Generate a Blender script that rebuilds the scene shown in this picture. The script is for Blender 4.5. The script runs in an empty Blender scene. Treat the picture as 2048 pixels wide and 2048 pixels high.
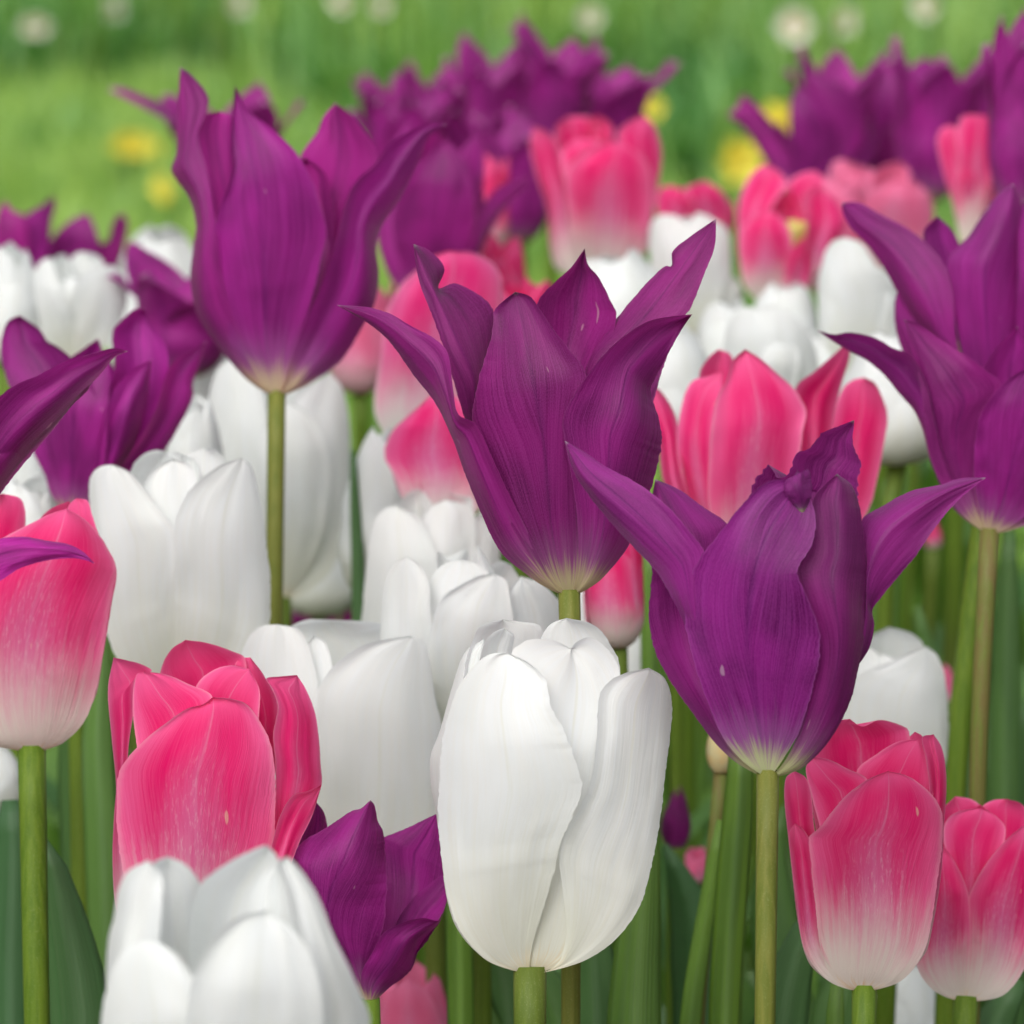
import bpy, math, random
import numpy as np
from mathutils import Vector, Matrix, noise as mnoise

random.seed(7)
rad = math.radians
scene = bpy.context.scene
COL = scene.collection

# ------------------------------------------------------------------ camera
CAM = Vector((0.0, 0.0, 0.80))
PITCH = rad(10.5)
F = 11800.0                      # focal length in pixels of a 2048 px frame
FOCUS = 1.465
cam_d = bpy.data.cameras.new('camera')
cam_d.sensor_fit = 'HORIZONTAL'
cam_d.sensor_width = 24.0
cam_d.lens = 24.0 * F / 2048.0
cam_d.clip_start = 0.02
cam_d.clip_end = 500
cam_d.dof.use_dof = True
cam_d.dof.focus_distance = FOCUS
cam_d.dof.aperture_fstop = 15.5
cam_o = bpy.data.objects.new('camera', cam_d)
cam_o.location = CAM
cam_o.rotation_euler = (math.pi/2 - PITCH, 0, 0)
COL.objects.link(cam_o)
scene.camera = cam_o

# ------------------------------------------------------------------ world, sun, exposure
SUN_EL, SUN_AZ = 42.0, 200.0     # high, from behind the camera to the left
w = bpy.data.worlds.new('World'); scene.world = w
w.use_nodes = True
nt = w.node_tree; nt.nodes.clear()
sky = nt.nodes.new('ShaderNodeTexSky'); sky.sky_type = 'NISHITA'
sky.sun_disc = False
sky.sun_elevation = rad(SUN_EL); sky.sun_rotation = rad(SUN_AZ)
sky.air_density = 1.0; sky.dust_density = 6.0; sky.ozone_density = 1.0
hs = nt.nodes.new('ShaderNodeHueSaturation'); hs.inputs['Saturation'].default_value = 0.28
bgn = nt.nodes.new('ShaderNodeBackground'); bgn.inputs[1].default_value = 0.15
wo = nt.nodes.new('ShaderNodeOutputWorld')
nt.links.new(sky.outputs[0], hs.inputs['Color']); nt.links.new(hs.outputs[0], bgn.inputs[0]); nt.links.new(bgn.outputs[0], wo.inputs[0])
sd = bpy.data.lights.new('sun', 'SUN'); sd.energy = 0.65; sd.angle = rad(60); sd.color = (1.0, 0.98, 0.95)
so = bpy.data.objects.new('sun', sd)
az = rad(SUN_AZ)
sdir = Vector((math.sin(az)*math.cos(rad(SUN_EL)), math.cos(az)*math.cos(rad(SUN_EL)), math.sin(rad(SUN_EL))))
so.rotation_euler = sdir.to_track_quat('Z', 'Y').to_euler()
COL.objects.link(so)
vs = scene.view_settings
vs.view_transform = 'Standard'; vs.look = 'None'; vs.gamma = 1.0; vs.use_curve_mapping = False
vs.exposure = 0.41
scene.render.engine = 'CYCLES'
scene.cycles.use_denoising = True
scene.cycles.max_bounces = 10
scene.cycles.diffuse_bounces = 5
scene.cycles.transmission_bounces = 8
scene.cycles.caustics_reflective = False
scene.cycles.caustics_refractive = False

# ------------------------------------------------------------------ pixel -> world
FWD = Vector((0, math.cos(PITCH), -math.sin(PITCH)))
UP = Vector((0, math.sin(PITCH), math.cos(PITCH)))
RIGHT = Vector((1, 0, 0))
def pix(x, y, D):
    """World point that stands D metres in front of the camera and is seen at photo position (x, y)."""
    return CAM + D*(FWD + RIGHT*((x-1024.0)/F) + UP*(-(y-1024.0)/F))
def ground_z(y):
    return 0.0 if y < 3 else -0.03*(y-3) if y < 30 else -0.81
np_cam, np_f, np_u, np_r = (np.array(v) for v in (CAM, FWD, UP, RIGHT))
def pix_np(X, Y, D):
    return np_cam + D[..., None]*(np_f + np_r*((X-1024.0)/F)[..., None] - np_u*((Y-1024.0)/F)[..., None])

# ------------------------------------------------------------------ material helpers
class N:
    def __init__(s, name):
        s.m = bpy.data.materials.new(name); s.m.use_nodes = True
        s.t = s.m.node_tree; s.t.nodes.clear()
    def node(s, kind, **kw):
        n = s.t.nodes.new(kind)
        for k, v in kw.items(): setattr(n, k, v)
        return n
    def put(s, sock, v):
        if isinstance(v, bpy.types.NodeSocket): s.t.links.new(v, sock)
        elif v is not None:
            if sock.type == 'RGBA' and len(v) == 3: v = (*v, 1)
            sock.default_value = v
    def math(s, op, a, b=None, clamp=False):
        n = s.node('ShaderNodeMath', operation=op); n.use_clamp = clamp
        s.put(n.inputs[0], a); s.put(n.inputs[1], b); return n.outputs[0]
    def smooth(s, x, a, b, lo=0.0, hi=1.0):
        n = s.node('ShaderNodeMapRange', interpolation_type='SMOOTHSTEP')
        s.put(n.inputs[0], x)
        if a > b: a, b, lo, hi = b, a, hi, lo
        n.inputs[1].default_value = a; n.inputs[2].default_value = b
        n.inputs[3].default_value = lo; n.inputs[4].default_value = hi
        return n.outputs[0]
    def mix(s, f, a, b, mode='MIX'):
        n = s.node('ShaderNodeMix', data_type='RGBA', blend_type=mode)
        s.put(n.inputs[0], f); s.put(n.inputs[6], a); s.put(n.inputs[7], b); return n.outputs[2]
    def xyz(s, x, y, z):
        n = s.node('ShaderNodeCombineXYZ')
        for i, v in enumerate((x, y, z)): s.put(n.inputs[i], v)
        return n.outputs[0]
    def noise(s, vec, scale=1.0, detail=2.0, rough=0.5):
        n = s.node('ShaderNodeTexNoise'); s.put(n.inputs['Vector'], vec)
        n.inputs['Scale'].default_value = scale; n.inputs['Detail'].default_value = detail
        n.inputs['Roughness'].default_value = rough
        return n.outputs[0]
    def uv(s):
        u = s.node('ShaderNodeUVMap'); sp = s.node('ShaderNodeSeparateXYZ'); s.t.links.new(u.outputs[0], sp.inputs[0])
        return sp.outputs[0], sp.outputs[1]
    def finish(s, color, transl, tcol=None, rough=0.5, spec=0.3, bump=None, bdist=0.0004, bstr=1.0, sheen=0.0, sheen_tint=None):
        p = s.node('ShaderNodeBsdfPrincipled')
        s.put(p.inputs['Base Color'], color); s.put(p.inputs['Roughness'], rough)
        p.inputs['Specular IOR Level'].default_value = spec
        if sheen:
            p.inputs['Sheen Weight'].default_value = sheen; p.inputs['Sheen Roughness'].default_value = 0.45
            s.put(p.inputs['Sheen Tint'], sheen_tint or (1, 1, 1))
        nrm = None
        if bump is not None:
            b = s.node('ShaderNodeBump'); b.inputs['Strength'].default_value = bstr; b.inputs['Distance'].default_value = bdist
            s.put(b.inputs['Height'], bump); nrm = b.outputs[0]; s.t.links.new(nrm, p.inputs['Normal'])
        o = s.node('ShaderNodeOutputMaterial')
        if transl:
            t = s.node('ShaderNodeBsdfTranslucent'); s.put(t.inputs[0], tcol if tcol is not None else color)
            if nrm: s.t.links.new(nrm, t.inputs['Normal'])
            mx = s.node('ShaderNodeMixShader'); mx.inputs[0].default_value = transl
            s.t.links.new(p.outputs[0], mx.inputs[1]); s.t.links.new(t.outputs[0], mx.inputs[2]); s.t.links.new(mx.outputs[0], o.inputs[0])
        else:
            s.t.links.new(p.outputs[0], o.inputs[0])
        return s.m

def petal_common(n, fan):
    """u, v, distance from the midrib, fine vein noise, coarse blotch noise, object colour, random."""
    u, v = n.uv()
    c2 = n.math('SUBTRACT', n.math('MULTIPLY', u, 2.0), 1.0)
    c = n.math('ABSOLUTE', c2)
    side = n.math('SIGN', c2)
    oi = n.node('ShaderNodeObjectInfo')
    rnd = n.math('MULTIPLY', oi.outputs['Random'], 97.0)
    vv = n.math('MULTIPLY', v, v)
    vein = n.math('SUBTRACT', c, n.math('MULTIPLY', vv, fan))
    z = n.math('ADD', n.math('MULTIPLY', side, 3.7), rnd)
    fine = n.noise(n.xyz(n.math('MULTIPLY', vein, 62.0), n.math('MULTIPLY', v, 2.6), z), 1.0, 3.0, 0.65)
    streak = n.noise(n.xyz(n.math('MULTIPLY', u, 26.0), n.math('MULTIPLY', v, 3.0), rnd), 1.0, 3.0, 0.6)
    blotch = n.noise(n.xyz(n.math('MULTIPLY', u, 2.4), n.math('MULTIPLY', v, 3.2), rnd), 1.0, 2.0, 0.5)
    return u, v, c, fine, streak, blotch, oi, rnd

def mat_purple():
    n = N('purple_petal')
    u, v, c, fine, streak, blotch, oi, rnd = petal_common(n, 0.75)
    col = n.mix(n.smooth(blotch, 0.3, 0.72), (0.130, 0.0042, 0.088), (0.290, 0.0095, 0.195))
    col = n.mix(n.smooth(fine, 0.35, 0.7, 0.0, 0.42), col, (0.40, 0.045, 0.32))
    col = n.mix(n.smooth(fine, 0.47, 0.30, 0.0, 0.36), col, (0.070, 0.003, 0.065))
    rib = n.math('MULTIPLY', n.smooth(c, 0.10, 0.0), n.smooth(streak, 0.35, 0.6, 0.25, 0.85))
    col = n.mix(n.math('MULTIPLY', rib, 0.55), col, (0.065, 0.004, 0.07))
    hv = n.math('SUBTRACT', v, n.math('MULTIPLY', n.math('SUBTRACT', streak, 0.5), 0.22))
    mauve = n.smooth(hv, 0.26, 0.08)
    col = n.mix(n.math('MULTIPLY', mauve, 0.45), col, (0.36, 0.16, 0.34))
    cream = n.smooth(hv, 0.135, 0.035)
    col = n.mix(n.math('MULTIPLY', cream, 0.85), col, (0.55, 0.50, 0.24))
    col = n.mix(n.smooth(c, 0.965, 1.0, 0.0, 0.22), col, (0.42, 0.12, 0.36))
    col = n.mix(n.math('MULTIPLY', n.smooth(v, 0.985, 0.999), 0.7), col, (0.6, 0.45, 0.55))
    sp = n.noise(n.xyz(n.math('MULTIPLY', u, 16.0), n.math('MULTIPLY', v, 13.0), rnd), 1.0, 0.0)
    col = n.mix(n.smooth(sp, 0.86, 0.90, 0.0, 0.6), col, (0.55, 0.28, 0.42))
    col = n.mix(1.0, col, oi.outputs['Color'], 'MULTIPLY')
    h = n.math('ADD', n.math('MULTIPLY', fine, 0.6), n.math('MULTIPLY', n.smooth(c, 0.05, 0.0), -0.35))
    h = n.math('ADD', h, n.math('MULTIPLY', n.noise(n.xyz(n.math('MULTIPLY', u, 8.0), n.math('MULTIPLY', v, 1.6), rnd), 1.0, 2.0), 1.6))
    grain = n.noise(n.xyz(n.math('MULTIPLY', u, 130.0), n.math('MULTIPLY', v, 160.0), rnd), 1.0, 1.0)
    col = n.mix(n.smooth(grain, 0.35, 0.65, 0.0, 0.12), col, (0.42, 0.07, 0.34))
    tc = n.mix(1.0, col, (2.2, 1.8, 1.8), 'MULTIPLY')
    return n.finish(col, 0.28, tc, rough=0.42, spec=0.20, bump=h, bdist=0.0005, bstr=0.45, sheen=0.04, sheen_tint=(0.9, 0.55, 0.85))

def mat_pink(name='pink_petal', pale=0.0):
    n = N(name)
    u, v, c, fine, streak, blotch, oi, rnd = petal_common(n, 0.6)
    deep = (0.74, 0.007, 0.145); soft = (0.91, 0.165, 0.400); mauve = (0.74, 0.230, 0.470); white = (0.80, 0.72, 0.66)
    col = n.mix(n.smooth(blotch, 0.25, 0.75, 0.0, 0.5), deep, (0.82, 0.040, 0.215))
    col = n.mix(n.math('MULTIPLY', n.smooth(fine, 0.40, 0.75), 0.20), col, soft)
    edge = n.smooth(n.math('ADD', c, n.math('MULTIPLY', n.math('SUBTRACT', fine, 0.5), 0.35)), 0.42, 1.02)
    edge = n.math('MAXIMUM', edge, n.smooth(v, 0.78, 1.0, 0.0, 0.9))
    col = n.mix(n.math('MULTIPLY', edge, 0.80), col, soft)
    col = n.mix(n.smooth(c, 0.90, 1.0, 0.0, 0.38), col, (0.93, 0.48, 0.62))
    # pale flame up the middle
    fl = n.math('ADD', n.math('ADD', v, n.math('MULTIPLY', c, 0.55)), n.math('MULTIPLY', n.math('SUBTRACT', streak, 0.5), 0.42))
    flame = n.smooth(fl, 0.98, 0.36)
    col = n.mix(n.math('MULTIPLY', flame, 0.70), col, mauve)
    grain = n.noise(n.xyz(n.math('MULTIPLY', u, 60.0), n.math('MULTIPLY', v, 26.0), rnd), 1.0, 2.0, 0.7)
    col = n.mix(n.math('MULTIPLY', flame, n.smooth(grain, 0.50, 0.72, 0.0, 0.45)), col, (0.84, 0.52, 0.64))
    wh = n.math('ADD', v, n.math('MULTIPLY', n.math('SUBTRACT', streak, 0.5), 0.26))
    col = n.mix(n.smooth(wh, 0.50, 0.10), col, white)
    col = n.mix(n.math('MULTIPLY', n.smooth(wh, 0.07, 0.0), 0.55), col, (0.72, 0.42, 0.14))
    rib = n.math('MULTIPLY', n.smooth(c, 0.035, 0.0), n.smooth(v, 0.3, 0.9, 0.05, 0.30))
    col = n.mix(rib, col, (0.72, 0.36, 0.52))
    sp = n.noise(n.xyz(n.math('MULTIPLY', u, 18.0), n.math('MULTIPLY', v, 10.0), n.math('ADD', rnd, 9.0)), 1.0, 0.0)
    col = n.mix(n.smooth(sp, 0.86, 0.92, 0.0, 0.6), col, (0.85, 0.55, 0.42))
    if pale: col = n.mix(pale, col, (0.86, 0.36, 0.54))
    col = n.mix(1.0, col, oi.outputs['Color'], 'MULTIPLY')
    return n.finish(col, 0.40, None, rough=0.50, spec=0.13, bump=n.math('ADD', fine, n.math('MULTIPLY', n.noise(n.xyz(n.math('MULTIPLY', u, 8.0), n.math('MULTIPLY', v, 1.8), rnd), 1.0, 3.0), 2.0)), bdist=0.0009, bstr=0.3)

def mat_white():
    n = N('white_petal')
    u, v, c, fine, streak, blotch, oi, rnd = petal_common(n, 0.6)
    col = n.mix(n.smooth(blotch, 0.3, 0.7), (0.835, 0.862, 0.872), (0.80, 0.825, 0.815))
    col = n.mix(n.smooth(streak, 0.36, 0.70, 0.0, 0.45), col, (0.82, 0.82, 0.78))
    col = n.mix(n.math('MULTIPLY', n.smooth(c, 0.05, 0.0), n.smooth(streak, 0.35, 0.6, 0.1, 0.5)), col, (0.74, 0.75, 0.66))
    hv = n.math('SUBTRACT', v, n.math('MULTIPLY', n.math('SUBTRACT', streak, 0.5), 0.2))
    col = n.mix(n.math('MULTIPLY', n.smooth(hv, 0.55, 0.04), 0.62), col, (0.74, 0.745, 0.60))
    col = n.mix(n.math('MULTIPLY', n.smooth(hv, 0.10, 0.0), 0.55), col, (0.76, 0.60, 0.34))
    sp = n.noise(n.xyz(n.math('MULTIPLY', u, 11.0), n.math('MULTIPLY', v, 9.0), n.math('ADD', rnd, 4.0)), 1.0, 0.0)
    col = n.mix(n.smooth(sp, 0.86, 0.89, 0.0, 0.55), col, (0.72, 0.50, 0.24))
    col = n.mix(1.0, col, oi.outputs['Color'], 'MULTIPLY')
    pleat = n.noise(n.xyz(n.math('MULTIPLY', u, 9.0), n.math('MULTIPLY', v, 1.6), rnd), 1.0, 3.0, 0.55)
    h = n.math('ADD', n.math('ADD', n.math('MULTIPLY', fine, 0.14), n.math('MULTIPLY', blotch, 1.0)), n.math('MULTIPLY', pleat, 1.5))
    return n.finish(col, 0.48, None, rough=0.55, spec=0.18, bump=h, bdist=0.0010, bstr=0.20)

def mat_stem(name, a, b, transl=0.0):
    n = N(name)
    g = n.node('ShaderNodeNewGeometry'); mp = n.node('ShaderNodeMapping'); mp.inputs['Scale'].default_value = (700, 700, 30)
    n.t.links.new(g.outputs['Position'], mp.inputs[0])
    f = n.noise(mp.outputs[0], 1.0, 3.0)
    mp2 = n.node('ShaderNodeMapping'); mp2.inputs['Scale'].default_value = (18, 18, 11)
    n.t.links.new(g.outputs['Position'], mp2.inputs[0])
    f2 = n.noise(mp2.outputs[0], 1.0, 1.0)
    col = n.mix(n.smooth(f, 0.3, 0.7), a, b)
    col = n.mix(n.smooth(f2, 0.42, 0.70, 0.0, 0.7), col, (0.85*a[0]+.02, 0.72*a[1], 0.8*a[2]+.01))
    fs = n.noise(g.outputs['Position'], 2600.0, 2.0)
    col = n.mix(n.smooth(fs, 0.55, 0.75, 0.0, 0.22), col, (0.30, 0.33, 0.16))
    oi = n.node('ShaderNodeObjectInfo')
    col = n.mix(1.0, col, oi.outputs['Color'], 'MULTIPLY')
    return n.finish(col, transl, None, rough=0.55, spec=0.22, bump=f, bdist=0.0004, bstr=0.6)

def mat_leaf():
    n = N('tulip_leaf')
    u, v = n.uv()
    oi = n.node('ShaderNodeObjectInfo'); at = n.node('ShaderNodeAttribute'); at.attribute_name = 'tint'
    rnd = n.math('ADD', n.math('MULTIPLY', oi.outputs['Random'], 57.0), n.math('MULTIPLY', at.outputs['Fac'], 31.0))
    f = n.noise(n.xyz(n.math('MULTIPLY', u, 28.0), n.math('MULTIPLY', v, 2.0), rnd), 1.0, 3.0)
    b = n.noise(n.xyz(n.math('MULTIPLY', u, 2.0), n.math('MULTIPLY', v, 5.0), rnd), 1.0, 2.0)
    col = n.mix(at.outputs['Fac'], (0.060, 0.155, 0.058), (0.150, 0.280, 0.026))
    col = n.mix(n.smooth(f, 0.35, 0.7, 0.0, 0.4), col, (0.105, 0.185, 0.075))
    col = n.mix(n.smooth(b, 0.4, 0.75, 0.0, 0.5), col, (0.030, 0.090, 0.020))
    col = n.mix(1.0, col, oi.outputs['Color'], 'MULTIPLY')
    return n.finish(col, 0.30, n.mix(1.0, col, (1.5, 1.7, 0.5), 'MULTIPLY'), rough=0.38, spec=0.45, bump=f, bdist=0.0006, bstr=0.5)

def mat_grass():
    n = N('grass_blade')
    u, v = n.uv()
    at = n.node('ShaderNodeAttribute'); at.attribute_name = 'tint'
    a2 = n.node('ShaderNodeAttribute'); a2.attribute_name = 'shade'
    col = n.mix(at.outputs['Fac'], (0.030, 0.165, 0.020), (0.37, 0.52, 0.115))
    col = n.mix(a2.outputs['Fac'], col, (0.26, 0.46, 0.20))
    return n.finish(col, 0.35, n.mix(1.0, col, (1.3, 1.5, 0.5), 'MULTIPLY'), rough=0.45, spec=0.35)

def mat_ground():
    n = N('ground_soil_and_turf')
    g = n.node('ShaderNodeNewGeometry'); sp = n.node('ShaderNodeSeparateXYZ'); n.t.links.new(g.outputs['Position'], sp.inputs[0])
    f = n.noise(g.outputs['Position'], 40.0, 5.0, 0.65)
    b = n.noise(g.outputs['Position'], 2.2, 3.0)
    soil = n.mix(f, (0.020, 0.014, 0.009), (0.075, 0.052, 0.034))
    turf = n.mix(f, (0.050, 0.150, 0.012), (0.130, 0.270, 0.030))
    turf = n.mix(n.smooth(b, 0.35, 0.7), turf, (0.170, 0.240, 0.050))
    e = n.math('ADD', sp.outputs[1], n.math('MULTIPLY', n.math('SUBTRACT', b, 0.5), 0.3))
    turf = n.mix(n.smooth(e, 8.6, 9.0), turf, (0.040, 0.105, 0.012))  # shade under the tall grass, painted into the far turf colour
    col = n.mix(n.smooth(e, 2.95, 3.05), soil, turf)
    return n.finish(col, 0.0, rough=0.9, spec=0.1, bump=f, bdist=0.01)

def mat_plain(name, a, b, transl=0.3, scale=300.0):
    n = N(name)
    tc = n.node('ShaderNodeTexCoord')
    f = n.noise(tc.outputs['Object'], scale, 3.0)
    col = n.mix(n.smooth(f, 0.3, 0.7), a, b)
    return n.finish(col, transl, None, rough=0.5, spec=0.3, bump=f, bdist=0.0003, bstr=0.4)

MAT = {
    'purple': mat_purple(), 'pink': mat_pink(), 'pale': mat_pink('pale_pink_petal', 0.42), 'white': mat_white(),
    'leaf': mat_leaf(), 'stem': mat_stem('green_stem', (0.075, 0.140, 0.010), (0.115, 0.185, 0.016), 0.12),
    'olive': mat_stem('olive_stem', (0.105, 0.130, 0.018), (0.150, 0.160, 0.030), 0.10),
    'brown': mat_stem('brownish_stem', (0.140, 0.115, 0.035), (0.120, 0.155, 0.028), 0.10),
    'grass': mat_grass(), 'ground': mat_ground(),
    'cream': mat_plain('cream_bud', (0.72, 0.55, 0.26), (0.66, 0.60, 0.34)),
    'yellow': mat_plain('yellow_tepal', (0.88, 0.74, 0.06), (0.90, 0.80, 0.16)),
    'narcissus': mat_plain('white_tepal', (0.80, 0.79, 0.70), (0.83, 0.83, 0.76)),
    'corona': mat_plain('orange_corona', (0.80, 0.48, 0.20), (0.80, 0.60, 0.28)),
    'anther': mat_plain('yellow_anther', (0.66, 0.55, 0.12), (0.60, 0.60, 0.22), 0.1),
}

# ------------------------------------------------------------------ mesh helpers
def new_obj(name, mesh, mat, parent=None, color=None):
    o = bpy.data.objects.new(name, mesh)
    if mat is not None: mesh.materials.append(mat)
    COL.objects.link(o)
    if parent is not None:
        o.parent = parent
    if color: o.color = (*color, 1)
    return o
def thing(name, loc, label, cat, group=None):
    o = bpy.data.objects.new(name, None); COL.objects.link(o)
    o.empty_display_size = 0.02
    o.location = loc
    o['label'] = label; o['category'] = cat
    if group: o['group'] = group
    return o
def grid_mesh(name, P, origin=None, smooth=True):
    """P: (nt, ns, 3) world positions -> mesh with uv (s, t)."""
    nt_, ns_, _ = P.shape
    Q = P - np.array(origin) if origin is not None else P
    me = bpy.data.meshes.new(name)
    idx = np.arange(nt_*ns_).reshape(nt_, ns_)
    quads = np.stack([idx[:-1, :-1], idx[:-1, 1:], idx[1:, 1:], idx[1:, :-1]], -1).reshape(-1, 4)
    me.from_pydata(Q.reshape(-1, 3).tolist(), [], quads.tolist())
    uvl = me.uv_layers.new(name='UVMap')
    T, S = np.meshgrid(np.linspace(0, 1, nt_), np.linspace(0, 1, ns_), indexing='ij')
    uv = np.stack([S, T], -1).reshape(-1, 2)[quads.reshape(-1)]
    uvl.data.foreach_set('uv', uv.astype(np.float32).ravel())
    if smooth: me.polygons.foreach_set('use_smooth', [True]*len(me.polygons))
    return me
def thicken(o, t):
    m = o.modifiers.new('thickness', 'SOLIDIFY'); m.thickness = t; m.offset = 0.0; m.use_rim = True
    return o
def cr(pts, n):
    """Smooth curve through pts, n samples evenly spaced along it."""
    p = np.array(pts, float)
    d = np.sqrt((np.diff(p, axis=0)**2).sum(1)); d = np.maximum(d, 1e-6)
    t = np.concatenate([[0], np.cumsum(d)]); t /= t[-1]
    m = np.zeros_like(p)
    if len(p) > 2: m[1:-1] = (p[2:]-p[:-2])/(t[2:]-t[:-2])[:, None]
    m[0] = (p[1]-p[0])/(t[1]-t[0]); m[-1] = (p[-1]-p[-2])/(t[-1]-t[-2])
    q = np.linspace(0, 1, n)
    i = np.clip(np.searchsorted(t, q, 'right')-1, 0, len(p)-2)
    h = (t[i+1]-t[i]); x = (q-t[i])/h
    x2, x3 = x*x, x*x*x
    return ((2*x3-3*x2+1)[:, None]*p[i] + (h*(x3-2*x2+x))[:, None]*m[i] + (-2*x3+3*x2)[:, None]*p[i+1] + (h*(x3-x2))[:, None]*m[i+1])
def prof(lst, n):
    return cr([(i/(len(lst)-1), v) for i, v in enumerate(lst)], n*4)[:, 1][np.linspace(0, n*4-1, n).astype(int)]
def wob(n, seed, freq):
    return np.array([mnoise.noise(Vector((i/n*freq, seed*3.17, 0.3))) for i in range(n)])

# depth of the midline, of the first edge and of the second edge along a petal, in cup radii, towards the viewer
PRE = {
    'F':  ([.05, .72, .98, .96, .80], [.03, .42, .52, .48, .74], [.03, .42, .52, .48, .74]),
    'FL': ([.03, .55, .78, .72, .55], [.0, -.08, -.05, .05, .48], [.06, .74, .97, .88, .60]),
    'FR': ([.03, .55, .78, .72, .55], [.06, .74, .97, .88, .60], [.0, -.08, -.05, .05, .48]),
    'I':  ([.03, .55, .72, .66, .45], [.02, .25, .25, .15, .35], [.02, .25, .25, .15, .35]),
    'IL': ([.02, .40, .52, .45, .25], [.0, -.10, -.10, -.05, .2], [.04, .55, .70, .60, .30]),
    'IR': ([.02, .40, .52, .45, .25], [.04, .55, .70, .60, .30], [.0, -.10, -.10, -.05, .2]),
    'L':  ([.0, .05, .05, .0, .0], [.0, -.25, -.35, -.3, -.1], [.03, .45, .62, .5, .05]),
    'R':  ([.0, .05, .05, .0, .0], [.03, .45, .62, .5, .05], [.0, -.25, -.35, -.3, -.1]),
    'B':  ([-.03, -.68, -.92, -.85, -.70], [-.02, -.36, -.42, -.40, -.62], [-.02, -.36, -.42, -.40, -.62]),
    'BL': ([-.03, -.48, -.66, -.6, -.5], [.0, .05, .05, .0, -.38], [-.05, -.68, -.85, -.8, -.55]),
    'BR': ([-.03, -.48, -.66, -.6, -.5], [-.05, -.68, -.85, -.8, -.55], [.0, .05, .05, .0, -.38]),
    'WL': ([.03, .55, .62, .35, .25], [.0, .05, .10, .10, .22], [.06, .74, .85, .45, .25]),
    'WR': ([.03, .55, .62, .35, .25], [.06, .74, .85, .45, .25], [.0, .05, .10, .10, .22]),
    # right wing folded along its rib: the rib nearest, both edges further back
    'X':  ([.03, .30, .40, .35, .2], [-.05, -.35, -.45, -.2, .15], [.0, .0, .05, .1, .15]),
}
_seed = [0]
LAYER = {'F': 0.0, 'FL': .13, 'FR': .13, 'I': .28, 'IL': .34, 'IR': .34}
def petal(parent, kind, crop, D, R, typ, A, B, color=None, dz=0.0, M=None, p=2.0, zc=None, za=None, zb=None, ns=24, nt=None, rag=None, ax=None, base=None):
    _seed[0] += 1; sd_ = _seed[0]
    nt = nt or (120 if D < 1.53 else 60)
    ox, oy, sc = crop
    tip = A[-1]
    Bp = list(reversed(B)) + [tip]
    a = cr(A, nt); b = cr(Bp, nt)
    m = cr(M, nt) if M else (a+b)/2
    pz = PRE[typ]
    zc_, za_, zb_ = (prof(x, nt) for x in (zc or pz[0], za or pz[1], zb or pz[2]))
    s = np.linspace(-1, 1, ns)
    wid = np.sqrt(((b-a)**2).sum(1))
    if rag is None: rag = {'purple': 0.62, 'pink': 0.28, 'pale': .28, 'white': 0.55}.get(kind, .3)*.9
    e1 = (wob(nt, sd_, 9)*0.012 + wob(nt, sd_+50, 30)*0.008 + np.abs(wob(nt, sd_+70, 75))*0.045)*rag
    e2 = (wob(nt, sd_+99, 9)*0.012 + wob(nt, sd_+151, 30)*0.008 + np.abs(wob(nt, sd_+170, 75))*0.045)*rag
    env = np.clip(np.linspace(0, 1, nt)/0.35, 0, 1)
    u = (b-a)
    a = a - u*(e1*env)[:, None]; b = b + u*(e2*env)[:, None]
    if base is not None:
        kb = (np.clip(1-np.linspace(0, 1, nt)/.07, 0, 1)**1.5*.75)[:, None]
        bb = np.array([base[0], base[1]-4.0])
        a = a+(bb-a)*kb; b = b+(bb-b)*kb; m = m+(bb-m)*kb
    half = (b-a)/2; cen = (a+b)/2
    XY = m[:, None, :] + s[None, :, None]*half[:, None, :] + (s**2)[None, :, None]*(cen-m)[:, None, :]
    k = np.abs(s)**p
    Z = zc_[:, None] + np.where(s[None, :] < 0, (za_-zc_)[:, None], (zb_-zc_)[:, None])*k[None, :]
    if ax is not None and typ in LAYER and zc is None and za is None and zb is None:
        # the petal lies on the cup: depth from the round section, outer petals over inner ones
        rel = (XY[..., 0]-ax)/max(R, 1.04*np.abs(XY[..., 0]-ax).max())
        Z = prof([.05, .74, .99, .97, .84], nt)[:, None]*np.sqrt(np.maximum(.04, 1-rel**2)) - LAYER[typ]*np.clip(np.linspace(0, 1, nt)/.4, .12, 1)[:, None]
        fl = np.clip((np.abs(s)-.68)/.32, 0, 1)**2*np.clip((np.linspace(0, 1, nt)-.2)/.4, 0, 1)[:, None]
        if typ == 'F': Z = Z + .055*fl
        else: Z = Z + .045*fl*((s > 0) if typ.endswith('L') else (s < 0) if typ.endswith('R') else 1)
    # gentle waviness of the blade, stronger towards the free edges
    T = np.linspace(0, 1, nt)
    W = np.zeros((nt, ns))
    for i in range(nt):
        for j in range(ns):
            W[i, j] = mnoise.noise(Vector((s[j]*1.6, T[i]*3.0, sd_*5.3)))*0.045 + mnoise.noise(Vector((s[j]*3.5, T[i]*9.0, sd_*2.1)))*0.022*abs(s[j])
    Z = Z + (W + dz)*np.clip(T/0.35, 0, 1)[:, None]
    px = ox + XY[..., 0]/sc; py = oy + XY[..., 1]/sc
    Dz = D - Z*(R/sc)*D/F
    P = pix_np(px, py, Dz)
    me = grid_mesh('petal', P, parent.location)
    return new_obj('petal', me, MAT[kind], parent, color)

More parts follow.
